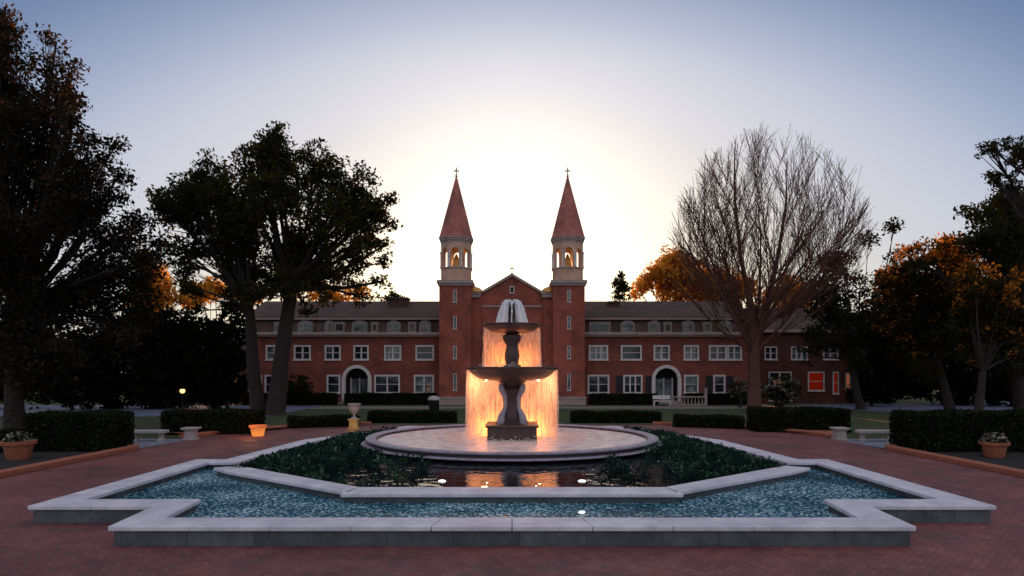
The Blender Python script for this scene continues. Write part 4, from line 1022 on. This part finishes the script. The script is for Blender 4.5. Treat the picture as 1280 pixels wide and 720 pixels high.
# litter bin
b_ = thing('litter_bin', (-5.75, 46, 0), 'dark round litter bin with a pale lid left of the middle path', 'bin')
MB().lathe([(.34,0),(.38,.05),(.38,.95),(.42,1.0)], n=24).build('body', 'metal', b_, smooth=True)
MB().lathe([(.46,1.0),(.46,1.1),(.36,1.22),(.16,1.3)], n=24).build('lid', 'stone', b_, smooth=True)
# low post lamps
def post_lamp(x, y, h, label):
    t = thing('post_lamp', (x, y, 0), label, 'lamp', 'low lit post lamps on the far lawn')
    MB().lathe([(.11,0),(.11,.12),(.045,.2),(.04,h-.3),(.09,h-.2),(.12,h-.16)], n=14).build('post', 'metal', t, smooth=True)
    MB().lathe([(.08,h-.16),(.17,h-.08),(.2,h+.04),(.15,h+.15),(.05,h+.2)], n=18).build('globe', 'lamp', t, smooth=True)
    MB().lathe([(.16,h+.16),(.1,h+.23),(.02,h+.3)], n=14).build('cap', 'metal', t, smooth=True)
    l = lamp_light('lamp_light', (0,-.3,h), (1,.6,.25), 6, .15); l.parent = t
post_lamp((12-640)*48/F, 48, 1.55, 'lit post lamp near the left edge before the weeping tree')
post_lamp((236-640)*52/F, 51, 1.5, 'lit post lamp among the dark shrubs left of the brick wing')
# balustrade and white garden seat by the right doorway
t = thing('stone_balustrade', (16.2, 57.4, 0), 'low pale stone balustrade with a thin post right of the right arch doorway', 'balustrade')
MB().box(-1.5,1.5,-.15,.15,.72,.84).build('rail', 'trim', t, bevel=.02)
MB().box(-1.5,1.5,-.15,.15,0,.14).build('base', 'trim', t)
for k in range(9): MB().lathe([(.05,.14),(.09,.3),(.05,.5),(.06,.718)], c=(-1.3+k*.325,0,0), n=10).build('baluster', 'trim', t, smooth=True)
MB().box(1.5,1.72,-.14,.14,0,1.5).box(1.45,1.77,-.18,.18,1.502,1.6).build('post', 'trim', t)
t = thing('garden_bench', (13.6, 56.6, 0), 'white garden bench by the steps of the right arch doorway', 'bench')
MB().box(-.8,.8,-.22,.22,.42,.48).build('seat', 'white', t)
MB().box(-.8,.8,.2,.25,.6,.95).build('backrest', 'white', t)
for sx in (-.72,.72):
    for sy in (-.18,.2): MB().box(sx-.04,sx+.04,sy-.04,sy+.04,0,.418).build('leg', 'white', t)

# ------------------------------------------------------------------ camera, sky, sun
cam = bpy.data.cameras.new('camera'); co = bpy.data.objects.new('camera', cam); COL.objects.link(co)
co.location = (0,0,CH); co.rotation_euler = (R(90),0,0)
cam.sensor_width = 36; cam.lens = F/1280*36; cam.shift_y = (HY-360)/1280; cam.clip_end = 3000
S.camera = co
SEL = R(10.0)
sun = bpy.data.lights.new('sun', 'SUN'); sun.energy = 4.5; sun.angle = R(.5); sun.color = (1,.52,.22)
so = bpy.data.objects.new('sun', sun); COL.objects.link(so)
so.rotation_euler = Vector((0, math.cos(SEL), math.sin(SEL))).to_track_quat('Z','Y').to_euler()
w = bpy.data.worlds.new('World'); S.world = w; w.use_nodes = True; nt = w.node_tree; nt.nodes.clear()
out = nt.nodes.new('ShaderNodeOutputWorld')
sky = nt.nodes.new('ShaderNodeTexSky'); sky.sky_type = 'NISHITA'; sky.sun_disc = False
sky.sun_elevation = SEL; sky.sun_rotation = 0; sky.dust_density = 2.0; sky.ozone_density = 3.0
bg = N(nt, 'ShaderNodeBackground', Strength=.05); L(nt, sky.outputs[0], bg.inputs[0])
tc = nt.nodes.new('ShaderNodeTexCoord')
# hazy glow round the low sun, by true sky direction
nrm = nt.nodes.new('ShaderNodeVectorMath'); nrm.operation = 'NORMALIZE'; L(nt, tc.outputs['Generated'], nrm.inputs[0])
sp = nt.nodes.new('ShaderNodeSeparateXYZ'); L(nt, nrm.outputs[0], sp.inputs[0])
az = mth(nt, 'ARCTAN2', sp.outputs[0], sp.outputs[1]); el = mth(nt, 'ARCSINE', sp.outputs[2])
d2 = mth(nt, 'ADD', mth(nt, 'POWER', mth(nt, 'DIVIDE', az, R(46)), 2.0), mth(nt, 'POWER', mth(nt, 'DIVIDE', el, R(29.5)), 2.0))
ang = mth(nt, 'DIVIDE', mth(nt, 'SQRT', d2), 3.0)
glow = ramp(nt, ang, [(0, (.40,.27,.10)), (.16, (.40,.32,.24)), (.25, (.42,.39,.41)), (.30, (.43,.41,.45)), (.335, (.29,.31,.40)), (.38, (.12,.16,.27)), (.43, (.02,.05,.16)), (.50, (.03,.05,.15)), (.64, (.34,.33,.41)), (1.0, (.69,.66,.72))])
for n_ in nt.nodes:
    if n_.type == 'VALTORGB': n_.color_ramp.interpolation = 'B_SPLINE'
b2 = N(nt, 'ShaderNodeBackground', Strength=1.0); L(nt, glow, b2.inputs[0])
ad = nt.nodes.new('ShaderNodeAddShader'); L(nt, bg.outputs[0], ad.inputs[0]); L(nt, b2.outputs[0], ad.inputs[1]); L(nt, ad.outputs[0], out.inputs[0])
S.view_settings.view_transform = 'Standard'; S.view_settings.look = 'None'; S.view_settings.exposure = 0; S.view_settings.gamma = 1
S.cycles.transparent_max_bounces = 12
